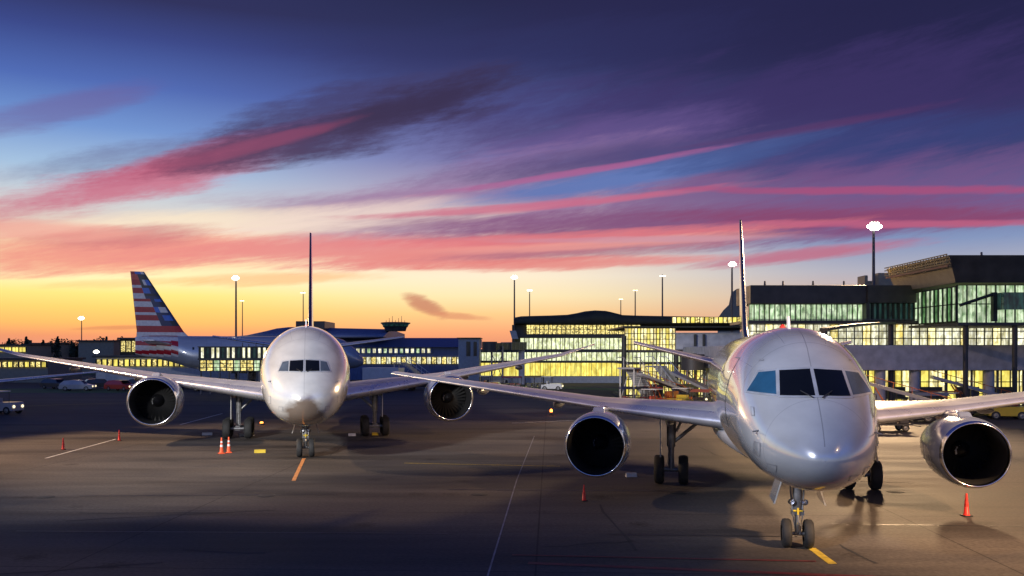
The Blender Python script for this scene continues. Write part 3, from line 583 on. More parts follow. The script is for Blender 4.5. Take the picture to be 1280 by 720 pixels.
# ---------------------------------------------------------------- floodlight masts
def mast(px,py,d,label,lit='lamp',r=0.16,head=1.0,cat='floodlight mast'):
    x=gx(px,d); h=gz(py,d); root=empty('floodlight_mast',(x,d,0),label=label,cat=cat,group='floodlight masts round the apron')
    mb=MB(); mb.cyl((0,0,0),(0,0,h),r,r*0.55,12); mb.cyl((0,0,0),(0,0,0.5),r*1.7,r*1.4,12); mb.build('pole',MT['steel'],root)
    mb=MB(); mb.box(-head*0.65,head*0.65,-0.05,0.05,h-0.05,h+0.05); mb.cyl((0,0,h),(0,0,h+0.6*head),0.06); mb.build('crossarm',MT['steel'],root)
    for k in range(-2,3):
        mb=MB(); c=Vector((k*head*0.42,-0.2,h-0.05)); s=0.17*head
        if head<0.7: mb.box(c.x-s,c.x+s,c.y-0.25,c.y+0.12,c.z-s*0.5,c.z+s*1.2,0)
        mb.v and mb.build('lamp_head',MT[lit],root,0.03)
        if head>=0.7:
            for zz in ((-0.02,) if abs(k)==2 else (-0.2,0.22)):
                mb=MB(); mb.lathe([(-0.22,0.001),(-0.19,s*0.7),(-0.10,s*0.95),(0.0,s*1.0),(0.08,s*0.6),(0.1,0.001)],(c.x*0.62,c.y,c.z+0.1+zz*head),'y',14,0); mb.build('lamp_head',MT[lit],root)
    return root,Vector((x,d,h))
m1,P1=mast(1092,284,88,'tallest brilliant floodlight mast, behind the nearest jet and left of the raised terminal hall','lamp',0.22,1.1)
mast(915,331,120,'bright floodlight mast just left of the nearest jet\'s tail fin','lamp',0.2,0.8)
mast(828,345,170,'floodlight mast above the curved roof, rightmost of its four','lampw',0.22,0.55)
mast(794,363,210,'short floodlight mast next left of the tallest one over the curved roof','lampw',0.22,0.5)
mast(776,374,240,'smallest floodlight mast over the middle of the curved roof','lampw',0.2,0.5)
mast(662,363,190,'thinner of the two masts at the left end of the curved roof','lamp',0.18,0.5)
mast(643,347,150,'brightest mast at the left end of the curved roof','lamp',0.2,0.8)
mast(379,366,190,'unlit looking mast just left of the stained jet\'s tail fin','lampw',0.16,0.5)
mast(295,348,130,'bright floodlight mast right of the striped tail','lamp',0.2,0.8)
mast(303,376,190,'dim shorter mast just right of the bright one by the striped tail','lampw',0.14,0.4)
mast(102,398,260,'glowing floodlight mast above the trees at the far left','lamp',0.2,1.3)
mast(121,440,190,'low bright lamp post standing left of the striped tail','lamp',0.14,0.9)

# ---------------------------------------------------------------- buildings
def facade(parent,x0,x1,z0,z1,y,n,m,mw=0.09,hbars=1,my=-0.1,axis='x',flip=1,mm=None):
    """n lit panes (each its own part) with a mullion grid butted between them"""
    w=(x1-x0)/n; mb=MB()
    if axis=='x': mb.add([(mw/2,0,0),(w-mw/2,0,0),(w-mw/2,0,z1-z0),(mw/2,0,z1-z0)],[(0,1,2,3)])
    else: mb.add([(0,mw/2,0),(0,w-mw/2,0),(0,w-mw/2,z1-z0),(0,mw/2,z1-z0)],[(0,1,2,3)])
    me=None
    for k in range(n):
        mk=m[k%len(m)] if isinstance(m,list) else m
        if me is None: o=mb.build('window',mk,parent); me=o.data
        else:
            o=bpy.data.objects.new('window',me); C.objects.link(o); o.parent=parent
        if isinstance(m,list): o.material_slots[0].link='OBJECT'; o.material_slots[0].material=mk
        o.location=(x0+k*w,y,z0) if axis=='x' else (y,x0+k*w,z0)
    mb=MB()
    for k in range(n+1):
        c=x0+k*w
        if axis=='x': mb.box(c-mw/2,c+mw/2,y-0.12,y+0.05,z0,z1)
        else: mb.box(y-0.12,y+0.05,c-mw/2,c+mw/2,z0,z1)
    if w>1.1:
        for k in range(n):
            c=x0+(k+0.5)*w
            if axis=='x': mb.box(c-0.03,c+0.03,y-0.08,y-0.01,z0,z1)
            else: mb.box(y-0.08,y-0.01,c-0.03,c+0.03,z0,z1)
    for c in (z0+0.03,z1-0.03):
        if axis=='x': mb.box(x0,x1,y-0.10,y-0.015,c-0.03,c+0.03)
        else: mb.box(y-0.10,y-0.015,x0,x1,c-0.03,c+0.03)
    for h in range(1,hbars+1):
        c=z0+(z1-z0)*h/(hbars+1)
        if axis=='x': mb.box(x0,x1,y-0.09,y-0.02,c-0.04,c+0.04)
        else: mb.box(y-0.09,y-0.02,x0,x1,c-0.04,c+0.04)
    mb.build('mullion_frame',mm or MT['mullion'],parent)
def B(x0,x1,y0,y1,z0,z1): return (x0,x1,y0,y1,z0,z1)
# E : long terminal wing behind the nearest jet
d=80.0; ex0=gx(936,d); ex1=36.4; D=d
E=empty('terminal_building',(0,0,0),label='long dark roofed glass terminal wing directly behind the nearest jet',cat='terminal building')
z=lambda py:gz(py,D)
mb=MB(); mb.box(ex0,gx(1080,D),D-0.6,D+4.5,z(380),z(357)); mb.box(ex0+7,gx(1080,D),D+4.5,D+22,z(380),z(358)); mb.build('roof_fascia',MT['fascia'],E,0.05)
mb=MB(); mb.box(gx(1080,D),ex1+0.5,D-0.9,D+22,z(379),z(357.5)); mb.box(gx(1078,D),gx(1082,D),D-0.9,D,z(401),z(379)); mb.build('stair_tower',MT['fascia'],E)
facade(E,gx(1082,D),ex1,z(401),z(379),D-0.3,9,MT['winteal'],0.2,0)
facade(E,ex0,gx(1078,D),z(401),z(380),D,22,[MT['wingreen']],0.06,0)
mb=MB(); mb.box(ex0-0.5,60,D-1.2,D+5,z(405),z(401)); mb.build('balcony_slab',MT['fascia'],E,0.03)
facade(E,ex0,60,z(432),z(405),D+0.1,52,[MT['winwhite'],MT['winwhite'],MT['winwarm'],MT['winwhite']],0.06,2)
mb=MB(); mb.box(gx(906,D),60,D-3.2,D+22,z(462),z(432)); mb.build('concrete_viaduct',MT['concrete'],E,0.06)
for px in(950,1000,1048,1100,1143,1236,1300):
    mb=MB(); mb.cyl((gx(px,D-2.4),D-2.4,0),(gx(px,D-2.4),D-2.4,z(462)),0.45,0.45,18); mb.build('column',MT['concrete'],E)
mb=MB(); mb.box(ex0,60,D-1.25,D-1.2,z(405)+0.35,z(405)+0.42); mb.build('handrail',MT['steel'],E)
G=empty('ground_floor_hall',(0,0,0),label='yellow lit ground floor glass hall beneath the grey concrete viaduct',cat='ground floor hall')
facade(G,gx(906,D),59.5,0.25,z(463),D+1.5,48,[MT['winwarm'],MT['winyel'],MT['winwarm']],0.07,2)
mb=MB(); mb.box(gx(906,D),59.5,D+1.0,D+2.2,0.0,0.25); mb.build('plinth',MT['concrete'],G)
mb=MB()
for k in range(16):
    mb=MB(); x=gx(915,D)+k*2.3; mb.box(x,x+0.16,D-2.0,D-1.84,0,z(462)); mb.build('service_post',MT['steel'],G)
for k in range(7):
    mb=MB(); x=gx(1060,D)+k*3.4; mb.box(x,x+2.2,D+0.2,D+0.9,0.9,1.1); mb.box(x+0.1,x+0.2,D+0.2,D+0.9,0,0.9); mb.box(x+2.0,x+2.1,D+0.2,D+0.9,0,0.9); mb.box(x,x+2.2,D+0.85,D+0.9,1.1,2.0); mb.build('service_rack',MT['steel'],G)
# F : raised hall at the right edge
D=72.0; X0=36.4
Fh=empty('terminal_hall',(0,0,0),label='raised glass terminal hall with tan slanted eave at the right edge',cat='terminal hall')
z=lambda py:gz(py,D)
facade(Fh,X0,60,z(404),z(356),D,30,[MT['wingreen']],0.08,1)
mb=MB(); mb.box(X0-0.05,60,D+0.5,D+14,gz(404,D)-0.05,gz(356,D)); 
facade(Fh,D,D+12,z(402),z(358),X0,16,[MT['wingreen'],MT['windgreen'],MT['wingreen']],0.10,1,axis='y')
# slanted roof volume: overhangs the glass, sides lean outwards
mb=MB(); o=1.3
lo=[(X0-0.4,D-0.6,z(354)),(62,D-0.6,z(354)),(62,D+10.5,z(354)),(X0-0.4,D+10.5,z(354))]; hi=[(X0-o,D-o,z(321)),(62,D-o,z(321)),(62,D+10.5,z(321)),(X0-o,D+10.5,z(321))]
mb.add(lo+hi,[(0,3,2,1),(4,5,6,7),(0,1,5,4),(1,2,6,5),(2,3,7,6),(3,0,4,7)],0,False,[0,0,1,1,1,0]); mb.build('slanted_roof',[MT['tan'],MT['fascia']],Fh)
mb=MB()
for k in range(22):
    yy=D-o+0.1+k*0.5; mb.box(X0-o-0.16,X0-o-0.1,yy,yy+0.05,z(331),z(320)+0.0)
for q in(320,324,328,331): mb.box(X0-o-0.2,X0-o-0.12,D-o,D+10.5,z(q)-0.04,z(q)+0.04)
mb.build('louvre_screen',MT['louvre'],Fh)
mb=MB(); mb.box(X0-o-0.10,X0-o-0.02,D-o,D+10.5,z(333.5)-0.12,z(333.5)+0.06); mb.build('eave_trim',MT['trim'],Fh)
mb=MB(); mb.cyl((X0-0.5,D+12,z(398)),(X0+3.4,D-0.5,z(369)),0.12,0.12,8); mb.cyl((gx(1196,D),D-0.5,z(382)),(gx(1238,D),D-0.5,z(368)),0.13,0.13,8); mb.box(gx(1236,D),gx(1241,D),D-0.7,D-0.3,z(402),z(366)); mb.build('ramp_beam',MT['mullion'],Fh)
mb=MB(); mb.box(gx(1241,D),60,D-1.6,D-0.5,z(388),z(367)); mb.build('dark_glass_box',MT['winteal'],Fh)
mb=MB(); mb.box(X0-0.3,60,D-0.8,D+13,z(407),z(403.5)); mb.build('floor_slab',MT['fascia'],Fh)
mb=MB()
for k in range(6): mb.cyl((X0+0.5+k*4,D-0.4,0),(X0+0.5+k*4,D-0.4,z(407)),0.2,0.2,12)
mb.build('support_post',MT['fascia'],Fh)
mb=MB(); mb.box(gx(1098,90),gx(1130,90),90,91.5,gz(359,90),gz(341,90)); mb.box(gx(1086,90),gx(1090,90),91,93,gz(359,90),gz(343,90)); mb.box(gx(1089,90),gx(1100,90),91,93,gz(359,90),gz(350,90)); mb.build('rooftop_plant_room',MT['tan'],E,0.05)
mb=MB()
for px in(983,1021,1235,1060,960): 
    dd=80 if px<1200 else 72; zz=gz(357 if px<1200 else 321,dd); mb.cyl((gx(px,dd),dd+1,zz-0.1),(gx(px,dd),dd+1,zz+0.5),0.12,0.08,8)
mb.build('roof_vent',MT['steel'],E)
# D : glass lattice hall with grey blank wall
D=100.0; z=lambda py:gz(py,D)
Dh=empty('glass_hall',(0,0,0),label='yellow lit lattice glass hall with blank grey upper wall, left of the nearest jet',cat='glass hall')
x0,x1=gx(781,D),gx(930,D)
facade(Dh,x0,gx(844,D),z(438),z(410),D,16,[MT['winwarm'],MT['winyel'],MT['winwarm']],0.08,3)
facade(Dh,x0,x1,z(453),z(440),D,30,[MT['winpale']],0.09,0)
facade(Dh,x0,x1,0.3,z(455),D,30,[MT['winyel'],MT['winwarm'],MT['winyel']],0.10,3)
mb=MB(); mb.box(gx(844,D),x1,D-0.5,D+10,z(437),z(417)); mb.build('blank_wall',MT['concrete'],Dh,0.04)
mb=MB(); mb.box(gx(844,D)-0.2,x1,D-0.7,D+10,z(417),z(416)); mb.build('coping',MT['lightwall'],Dh)
mb=MB(); mb.box(x0-0.2,x1,D-0.3,D+10,z(440),z(438)); mb.box(x0-0.2,x1,D-0.3,D+10,z(455),z(453)); mb.box(x0-0.2,x1,D-0.1,D+10,0,0.3); mb.build('floor_slab',MT['fascia'],Dh)
mb=MB(); mb.box(x0-0.2,gx(960,D),D,D+16,z(409.5),z(407.5)); mb.build('roof',MT['darkroof'],Dh)
facade(Dh,gx(840,D+16),gx(945,D+16),gz(404,D+16),gz(396,D+16),D+16.2,18,[MT['winwarm'],MT['winyel'],MT['winspark']],0.12,0)
mb=MB()
for px,a,r_ in((869,418,.16),(880,418,.16),(780,420,.28),(845,440,.28),(897,440,.28)):
    mb=MB(); mb.cyl((gx(px,D-1),D-1,0),(gx(px,D-1),D-1,z(a)),r_,r_,12); mb.build('facade_post',MT['fascia'],Dh)
# C : curved roof concourse
D=150.0; z=lambda py:gz(py,D)
Cc=empty('concourse',(0,0,0),label='far concourse with dark humped roof and rows of sparkling yellow windows',cat='concourse')
prof=[(644,395),(652,393.5),(668,393),(690,392.5),(712,391.5),(724,389.5),(735,387),(748,385.8),(762,386.5),(772,389),(782,391.8),(800,392.5),(850,393.5),(948,395)]
mb=MB(); rings=[]
for px,py in prof:
    x=gx(px,D); rings.append([Vector((x,D-2,z(405))),Vector((x,D-1.2,z(py)-0.5)),Vector((x,D+6,z(py))),Vector((x,D+30,z(py)-0.8)),Vector((x,D+30,z(405)))])
mb.loft(rings,0,True,None,True); mb.build('curved_roof',MT['darkroof'],Cc)
facade(Cc,gx(658,D),gx(800,D),z(418),z(406),D-0.4,26,MT['winspark'],0.12,1)
facade(Cc,gx(650,D),gx(782,D),z(437),z(422.5),D-2.2,24,[MT['winpale']],0.12,0)
facade(Cc,gx(590,D),gx(800,D),z(451),z(440),D-2.2,34,[MT['winpale']],0.12,0)
facade(Cc,gx(600,D),gx(800,D),z(470),z(453),D-2.2,16,MT['winyel'],0.08,0)
mb=MB(); mb.box(gx(640,D),gx(802,D),D-3,D,z(422),z(418.5)); mb.box(gx(640,D),gx(802,D),D-2.6,D,z(440),z(437)); mb.box(gx(590,D),gx(802,D),D-2.8,D,z(453),z(451)); mb.build('floor_slab',MT['fascia'],Cc)
mb=MB(); mb.box(gx(590,D),gx(802,D),D-2.4,D+20,0,z(470)); mb.build('base_wall',MT['lightwall'],Cc)
mb=MB(); mb.box(gx(640,D),gx(802,D),D+0.2,D+25,z(440),z(406)); mb.build('back_wall',MT['fascia'],Cc)
mb=MB(); mb.loft([[Vector((gx(a,D-3),D-3,z(414))),Vector((gx(a+3,D-3),D-3,z(424))),Vector((gx(a+3,D-4),D-4,z(424))),Vector((gx(a,D-4),D-4,z(414)))] for a in(637,645)],0,True,None,False); mb.build('dish',MT['lightwall'],Cc)
# distant stepped roof behind the fin
mb=MB(); dd=190; mb.loft([[Vector((gx(a,dd),dd,gz(b,dd))),Vector((gx(a,dd)+3,dd+12,gz(b,dd))),Vector((gx(a,dd)+3,dd+12,0)),Vector((gx(a,dd),dd,0))] for a,b in((897,398),(904,388),(911,381),(914,366),(921,361),(932,360))],0,True,None,False)
o=mb.build('office_block',MT['tan']); tag(o,'brown stepped block behind the left side of the nearest jet\'s tail fin','office block')
# A : blue roofed terminal, left of centre
D=165.0; z=lambda py:gz(py,D)
A=empty('blue_roofed_terminal',(0,0,0),label='long terminal under a humped blue metal roof behind the stained jet',cat='terminal')
prof=[(286,420.5),(300,417),(315,412.5),(330,408.8),(345,407.2),(362,406.8),(385,407.5),(410,408.5),(480,410)]
mb=MB(); rings=[]
for px,py in prof:
    x=gx(px,D); rings.append([Vector((x,D-1,z(421.5))),Vector((x,D+9,z(py))),Vector((x,D+32,z(py)-0.5)),Vector((x,D+32,z(424)))])
mb.loft(rings,0,True,None,True); mb.build('humped_roof',MT['blueroof'],A)
mb=MB(); mb.loft([[Vector((gx(a,D-2),D-2,z(434))),Vector((gx(a,D-2),D+8,z(421.5))),Vector((gx(a,D-2),D+30,z(421.8))),Vector((gx(a,D-2),D+30,z(434)))] for a in(220,595)],0,True,None,False); mb.build('lower_roof',MT['blueroof'],A)
mb=MB(); mb.box(gx(363,D),gx(400,D),D+4,D+14,z(412),z(400.5)); mb.build('plant_room',MT['navy2'],A,0.1)
facade(A,gx(425,D),gx(540,D),z(441.5),z(435.5),D-1,17,[MT['winwhite'],MT['winwhite'],MT['wingreen']],0.45,0,mm=MT['blueroof'])
mb=MB(); mb.box(gx(225,D),gx(590,D),D-0.8,D+25,0,z(434)); mb.build('wall',MT['blueroof'],A)
facade(A,gx(440,D),gx(590,D),z(455),z(446),D-1,24,[MT['winspark'],MT['winwhite']],0.2,0)
# control cab
t=empty('lookout_cab',(gx(489,D),D+6,0),label='flat topped dark lookout cab on the blue roof, right of the stained jet',cat='lookout cab')
mb=MB(); mb.lathe([(z(413),2.0),(z(408.5),2.2),(z(407),2.5)],(0,0,0),'z',12,0); mb.build('cab_base',MT['fascia'],t)
mb=MB(); mb.lathe([(z(407),2.4),(z(403.5),2.7)],(0,0,0),'z',12,0); mb.build('cab_glass',MT['winteal'],t)
mb=MB(); mb.lathe([(z(403.5),2.9),(z(402),2.9),(z(401.5),2.2),(z(401.4),0.01)],(0,0,0),'z',12,0); mb.build('cab_roof',MT['fascia'],t)
mb=MB(); 
for k in range(7): mb.cyl((-1.8+k*0.6,0,z(402)),(-1.8+k*0.6,0,z(402)+0.5+0.4*(k%3)),0.06,0.04,6)
mb.build('aerial',MT['steel'],t)
# pale stair block
D=140.0; z=lambda py:gz(py,D)
t=empty('stair_block',(0,0,0),label='pale concrete stair block between the blue roofed terminal and the far concourse',cat='stair block')
mb=MB(); mb.box(gx(573,D),gx(599,D),D,D+8,0,z(423)); mb.build('wall',MT['lightwall'],t,0.05)
mb=MB(); mb.box(gx(583,D),gx(588,D),D-0.1,D-0.02,z(445),z(427)); mb.box(gx(592,D),gx(596,D),D-0.1,D-0.02,z(445),z(427)); mb.build('slot_window',MT['windark'],t)
mb=MB(); mb.box(gx(571,D),gx(601,D),D-0.4,D+8.4,z(423),z(422)); mb.build('roof',MT['fascia'],t)
# glazed walkway right of the flag tail
D=108.0; z=lambda py:gz(py,D)
t=empty('glazed_walkway',(0,0,0),label='raised glazed walkway with tall pale window bars in front of the striped tail airliner',cat='walkway')
facade(t,gx(250,D),gx(334,D),z(448),z(434),D,13,[MT['winwhite'],MT['winteal'],MT['winwhite']],0.28,0)
facade(t,gx(250,D),gx(334,D),z(464),z(450),D,10,[MT['winspark'],MT['winspark'],MT['wingreen']],0.14,2)
mb=MB(); mb.box(gx(248,D),gx(336,D),D-0.3,D+2.5,z(450),z(448)); mb.box(gx(248,D),gx(336,D),D-0.3,D+2.5,z(434),z(433)); mb.build('deck',MT['fascia'],t)
mb=MB()
for k in range(8): x=gx(251,D)+k*1.15; mb.box(x-0.07,x+0.07,D,D+0.2,0,z(464))
mb.build('leg_frame',MT['steel'],t)
mb=MB()
for px in(300,308,317,326): mb.cyl((gx(px,D),D+1,z(433)),(gx(px,D),D+1,z(428+px%3)),0.07,0.05,6)
mb.build('aerial',MT['steel'],t)
# far left low buildings
def lowb(px0,px1,pt,pb,d,label,wall,win,n=6,cat='low building',wz=None):
    t=empty('low_building',(0,0,0),label=label,cat=cat)
    mb=MB(); mb.box(gx(px0,d),gx(px1,d),d,d+12,0,gz(pt,d)); mb.build('wall',wall,t)
    mb=MB(); mb.box(gx(px0,d)-0.4,gx(px1,d)+0.4,d-0.5,d+12.5,gz(pt,d),gz(pt,d)+0.35); mb.build('roof',MT['fascia'],t)
    if win: facade(t,gx(px0+1,d),gx(px1-1,d),gz(pb,d),gz(pt+2,d),d-0.15,n,win,0.25,0)
    return t
lowb(-30,34,432,440,230,'low shed with lit yellow windows at the far left edge',MT['tan'],MT['winyel'],7)
lowb(36,62,430,438,250,'small lit hut among the far left trees',MT['tan'],MT['winspark'],4)
lowb(98,142,427,443,210,'tan boxy building left of the striped tail, behind the low lamp post',MT['tan'],None)
lowb(150,186,424,440,200,'dark stepped building touching the left side of the striped fin',MT['darkroof'],MT['winspark'],5)
lowb(120,330,447,458,140,'long low row of yellow lit windows below the striped tail',MT['lightwall'],[MT['winspark'],MT['winyel']],30)
lowb(-40,60,450,459,150,'long low yellow lit shed at left edge above the parked cars',MT['tan'],[MT['winspark'],MT['winyel'],MT['winspark']],14)

# ---------------------------------------------------------------- jet bridges
def jet_bridge(a,b,za,zb,label,w=1.5,h=2.4):
    """tunnel from terminal point a to cab at b (ground x,y)"""
    root=empty('jet_bridge',(b[0],b[1],0),label=label,cat='jet bridge',group='jet bridges'); A_=Vector((a[0]-b[0],a[1]-b[1],za)); B_=Vector((0,0,zb))
    d=(A_-B_); dh=Vector((d.x,d.y,0)).normalized(); nn=Vector((-dh.y,dh.x,0)); mb=MB()
    def sec(p,w,h): return [p-nn*w-Vector((0,0,h/2)),p+nn*w-Vector((0,0,h/2)),p+nn*w+Vector((0,0,h/2)),p-nn*w+Vector((0,0,h/2))]
    mid=A_+(B_-A_)*0.5
    mb.loft([sec(A_,w*1.0,h*1.0),sec(mid,w*1.0,h*1.0)],0,True,None,False); mb.loft([sec(mid,w*0.85,h*0.85),sec(B_,w*0.85,h*0.85)],0,True,None,False); mb.build('tunnel',MT['bridge'],root)
    L_=d.length; k=int(L_/1.6)
    mb=MB()
    for i in range(1,k):
        p=B_+d*(i/k); 
        ww=w*(0.85 if i/k<0.5 else 1.0)+0.03; hh=h*(0.85 if i/k<0.5 else 1.0)/2
        mb=MB(); o4=[(-ww,-hh),(ww,-hh),(ww,hh),(-ww,hh)]
        mb.loft([[p+nn*(a*f)+Vector((0,0,c*f2))+dh*e for a,c in o4] for e,f,f2 in((-.05,1,1.02),(.05,1,1.02))],0,True,None,False); mb.build('rib',MT['strut'],root)
    mb=MB(); mb.cyl(B_-Vector((0,0,h*0.6)),B_+Vector((0,0,h*0.6)),w*1.25,w*1.25,20); mb.build('cab',MT['bridge'],root)
    p=A_+(B_-A_)*0.78; mb=MB()
    for s in(-1,1): mb.cyl(p+nn*w*s,(p.x+nn.x*w*s,p.y+nn.y*w*s,0.6),0.16,0.16,8)
    mb.box(p.x-1.6,p.x+1.6,p.y-0.25,p.y+0.25,0.5,0.85); mb.cyl((p.x-w,p.y,zb-h*0.7),(p.x+w,p.y,1.0),0.06,0.06,6); mb.cyl((p.x+w,p.y,zb-h*0.7),(p.x-w,p.y,1.0),0.06,0.06,6)
    leg=mb.build('lift_column',MT['strut'],root)
    for s in(-1,1): wheel(leg,(p.x+s*1.4,p.y,0.5),0.5,0.35)
    mb=MB(); mb.cyl((A_.x,A_.y,0),(A_.x,A_.y,za-h/2),0.5,0.5,16); mb.build('support_column',MT['concrete'],root)
    return root
def footbridge(a,b,za,zb,label,w,h):
    root=empty('footbridge',(a[0],a[1],0),label=label,cat='footbridge'); A_=Vector((0,0,za)); B_=Vector((b[0]-a[0],b[1]-a[1],zb)); d=B_-A_; nn=Vector((-d.y,d.x,0)).normalized()
    def sec(p): return [p-nn*w-Vector((0,0,h/2)),p+nn*w-Vector((0,0,h/2)),p+nn*w+Vector((0,0,h/2)),p-nn*w+Vector((0,0,h/2))]
    mb=MB(); mb.loft([sec(A_+d*t+Vector((0,0,0.12*math.sin(PI*t)))) for t in [q/8 for q in range(9)]],0,True,None,False); mb.build('deck',MT['bridge'],root)
    for t in(0.0,0.98):
        p=A_+d*t; mb=MB(); mb.cyl((p.x,p.y,0),(p.x,p.y,p.z-h/2),0.25,0.25,12); mb.build('column',MT['bridge'],root)
footbridge((gx(1030,66),66),(gx(1115,78),78),6.9,7.75,'dark sloping footbridge above the right shoulder of the nearest jet',0.35,0.22)
jet_bridge((gx(885,98),98),(gx(866,86),86),4.6,4.2,'dark jet bridge close to the left shoulder of the nearest jet',0.9,1.3)
jet_bridge((gx(652,142),142),(gx(612,130),130),6.2,6.0,'small jet bridge at the left end of the far concourse',0.9,1.2)
# ---------------------------------------------------------------- vehicles
def car_paint(n,c): return mat('vehicle_paint_'+n,c,0.3,0.1,0.4,0.08,2)
PC={'white':car_paint('white',(0.6,0.6,0.6)),'blue':car_paint('blue',(0.03,0.07,0.25)),'red':car_paint('red',(0.35,0.03,0.02)),'yellow':car_paint('yellow',(0.55,0.38,0.03)),'dark':car_paint('dark',(0.04,0.04,0.045)),'orange':car_paint('orange',(0.6,0.16,0.03)),'silver':car_paint('silver',(0.35,0.35,0.37))}
def v_wheels(root,xs,ys,r=0.4,w=0.26):
    for x in xs:
        for y in ys: wheel(root,(x,y,r),r,w)
def lamps(root,y,z,w,m='headlight'):
    for s in(-1,1):
        mb=MB(); mb.lathe([(0,0.13),(-0.05,0.11),(-0.07,0.001)],(s*w,y,z),'y',10,0); mb.build('headlight',MT[m],root)
def box_truck(x,y,rz,c,label,boxc='white'):
    t=empty('box_truck',(x,y,0),rz,label=label,cat='truck',group='service vehicles by the terminal')
    mb=MB(); mb.box(-1.1,1.1,-0.2,5.0,0.95,3.1); mb.build('cargo_box',PC[boxc],t,0.05)
    mb=MB(); mb.loft([[Vector((sx*1.02,yy,zz)) for sx,yy in((-1,a),(1,a),(1,b),(-1,b))] for a,b,zz in((-2.2,-0.35,0.55),(-2.2,-0.35,1.3),(-1.85,-0.35,2.2))],0,True,None,False); cab=mb.build('cab',PC[c],t,0.05)
    mb=MB(); mb.add([(-0.9,-2.17,1.38),(0.9,-2.17,1.38),(0.85,-1.93,2.08),(-0.85,-1.93,2.08)],[(0,1,2,3)]); mb.build('windscreen',MT['darkglass'],cab)
    mb=MB(); mb.box(-0.9,0.9,-2.2,5.0,0.5,0.93); mb.build('chassis',PC['dark'],t)
    v_wheels(t,(-0.95,0.95),(-1.4,3.6),0.45); lamps(t,-2.22,0.85,0.75); return t
def tug(x,y,rz,c,label):
    t=empty('baggage_tractor',(x,y,0),rz,label=label,cat='tractor',group='service vehicles by the terminal')
    mb=MB(); mb.loft([[Vector((sx*0.75,yy,zz)) for sx,yy in((-1,a),(1,a),(1,b),(-1,b))] for a,b,zz in((-1.4,1.4,0.3),(-1.4,1.4,0.8),(-1.3,0.1,1.0))],0,True,None,False); mb.box(-0.6,0.6,0.5,0.7,0.8,1.3); mb.build('body',PC[c],t,0.05)
    for sx in(-0.68,0.68):
        for yy in(0.0,1.3): mb=MB(); mb.cyl((sx,yy,0.75),(sx,yy,1.85),0.035,0.035,6); mb.build('canopy_post',PC['dark'],t)
    mb=MB(); mb.box(-0.75,0.75,-0.1,1.4,1.85,1.92); mb.build('canopy',PC['white'],t,0.02)
    v_wheels(t,(-0.68,0.68),(-0.9,0.9),0.33,0.22); lamps(t,-1.42,0.65,0.5); return t
def cart(x,y,rz,c,label):
    t=empty('baggage_cart',(x,y,0),rz,label=label,cat='baggage cart',group='baggage carts by the terminal')
    mb=MB(); mb.box(-0.75,0.75,-1.3,1.3,0.42,0.52); 
    for sx in(-0.72,0.72):
        for yy in(-1.27,0,1.27): mb.cyl((sx,yy,0.5),(sx,yy,1.75),0.03,0.03,6)
    mb.cyl((0,-1.3,0.4),(0,-2.1,0.3),0.03,0.03,6); mb.build('frame',PC['dark'],t)
    mb=MB(); mb.loft([[Vector((sx,yy,zz)) for sx,zz in((-0.78,1.75),(0,1.98),(0.78,1.75),(0,1.9))] for yy in(-1.32,1.32)],0,True,None,False); mb.build('canopy',PC[c],t)
    mb=MB()
    for k in range(6): a=-0.6+0.62*(k%2); bq=-1.15+0.78*(k//2); mb.box(a,a+0.5,bq,bq+0.62,0.53,0.85+0.2*random.random(),k%2)
    mb.build('luggage',[PC['dark'],PC['red']],t,0.04)
    v_wheels(t,(-0.62,0.62),(-0.9,0.9),0.24,0.14); return t
def loader(x,y,rz,c,label):
    t=empty('belt_loader',(x,y,0),rz,label=label,cat='belt loader',group='service vehicles by the terminal')
    mb=MB(); mb.box(-0.9,0.9,-2.4,2.2,0.35,0.9); mb.box(-0.9,-0.2,-0.5,0.8,0.9,1.5); mb.build('body',PC[c],t,0.05)
    mb=MB(); mb.loft([[Vector((sx,yy,zz)) for sx,zz in((-0.1,h0),(0.8,h0),(0.8,h0+0.25),(-0.1,h0+0.25))] for yy,h0 in((-3.4,1.0),(3.6,3.0))],0,True,None,False); mb.build('conveyor',PC['silver'],t)
    mb=MB(); mb.cyl((0.7,1.0,0.8),(0.7,2.0,2.5),0.06,0.06,6); mb.cyl((0.0,1.0,0.8),(0.0,2.0,2.5),0.06,0.06,6); mb.cyl((0.82,-3.4,1.7),(0.82,3.6,3.7),0.03,0.03,6)
    for k in range(6): mb.cyl((0.82,-3.2+k*1.3,1.2+k*0.37),(0.82,-3.2+k*1.3,1.75+k*0.37),0.025,0.025,6)
    mb.build('handrail',PC['orange'],t); v_wheels(t,(-0.8,0.8),(-1.6,1.5),0.38); lamps(t,-2.42,0.7,0.6); return t
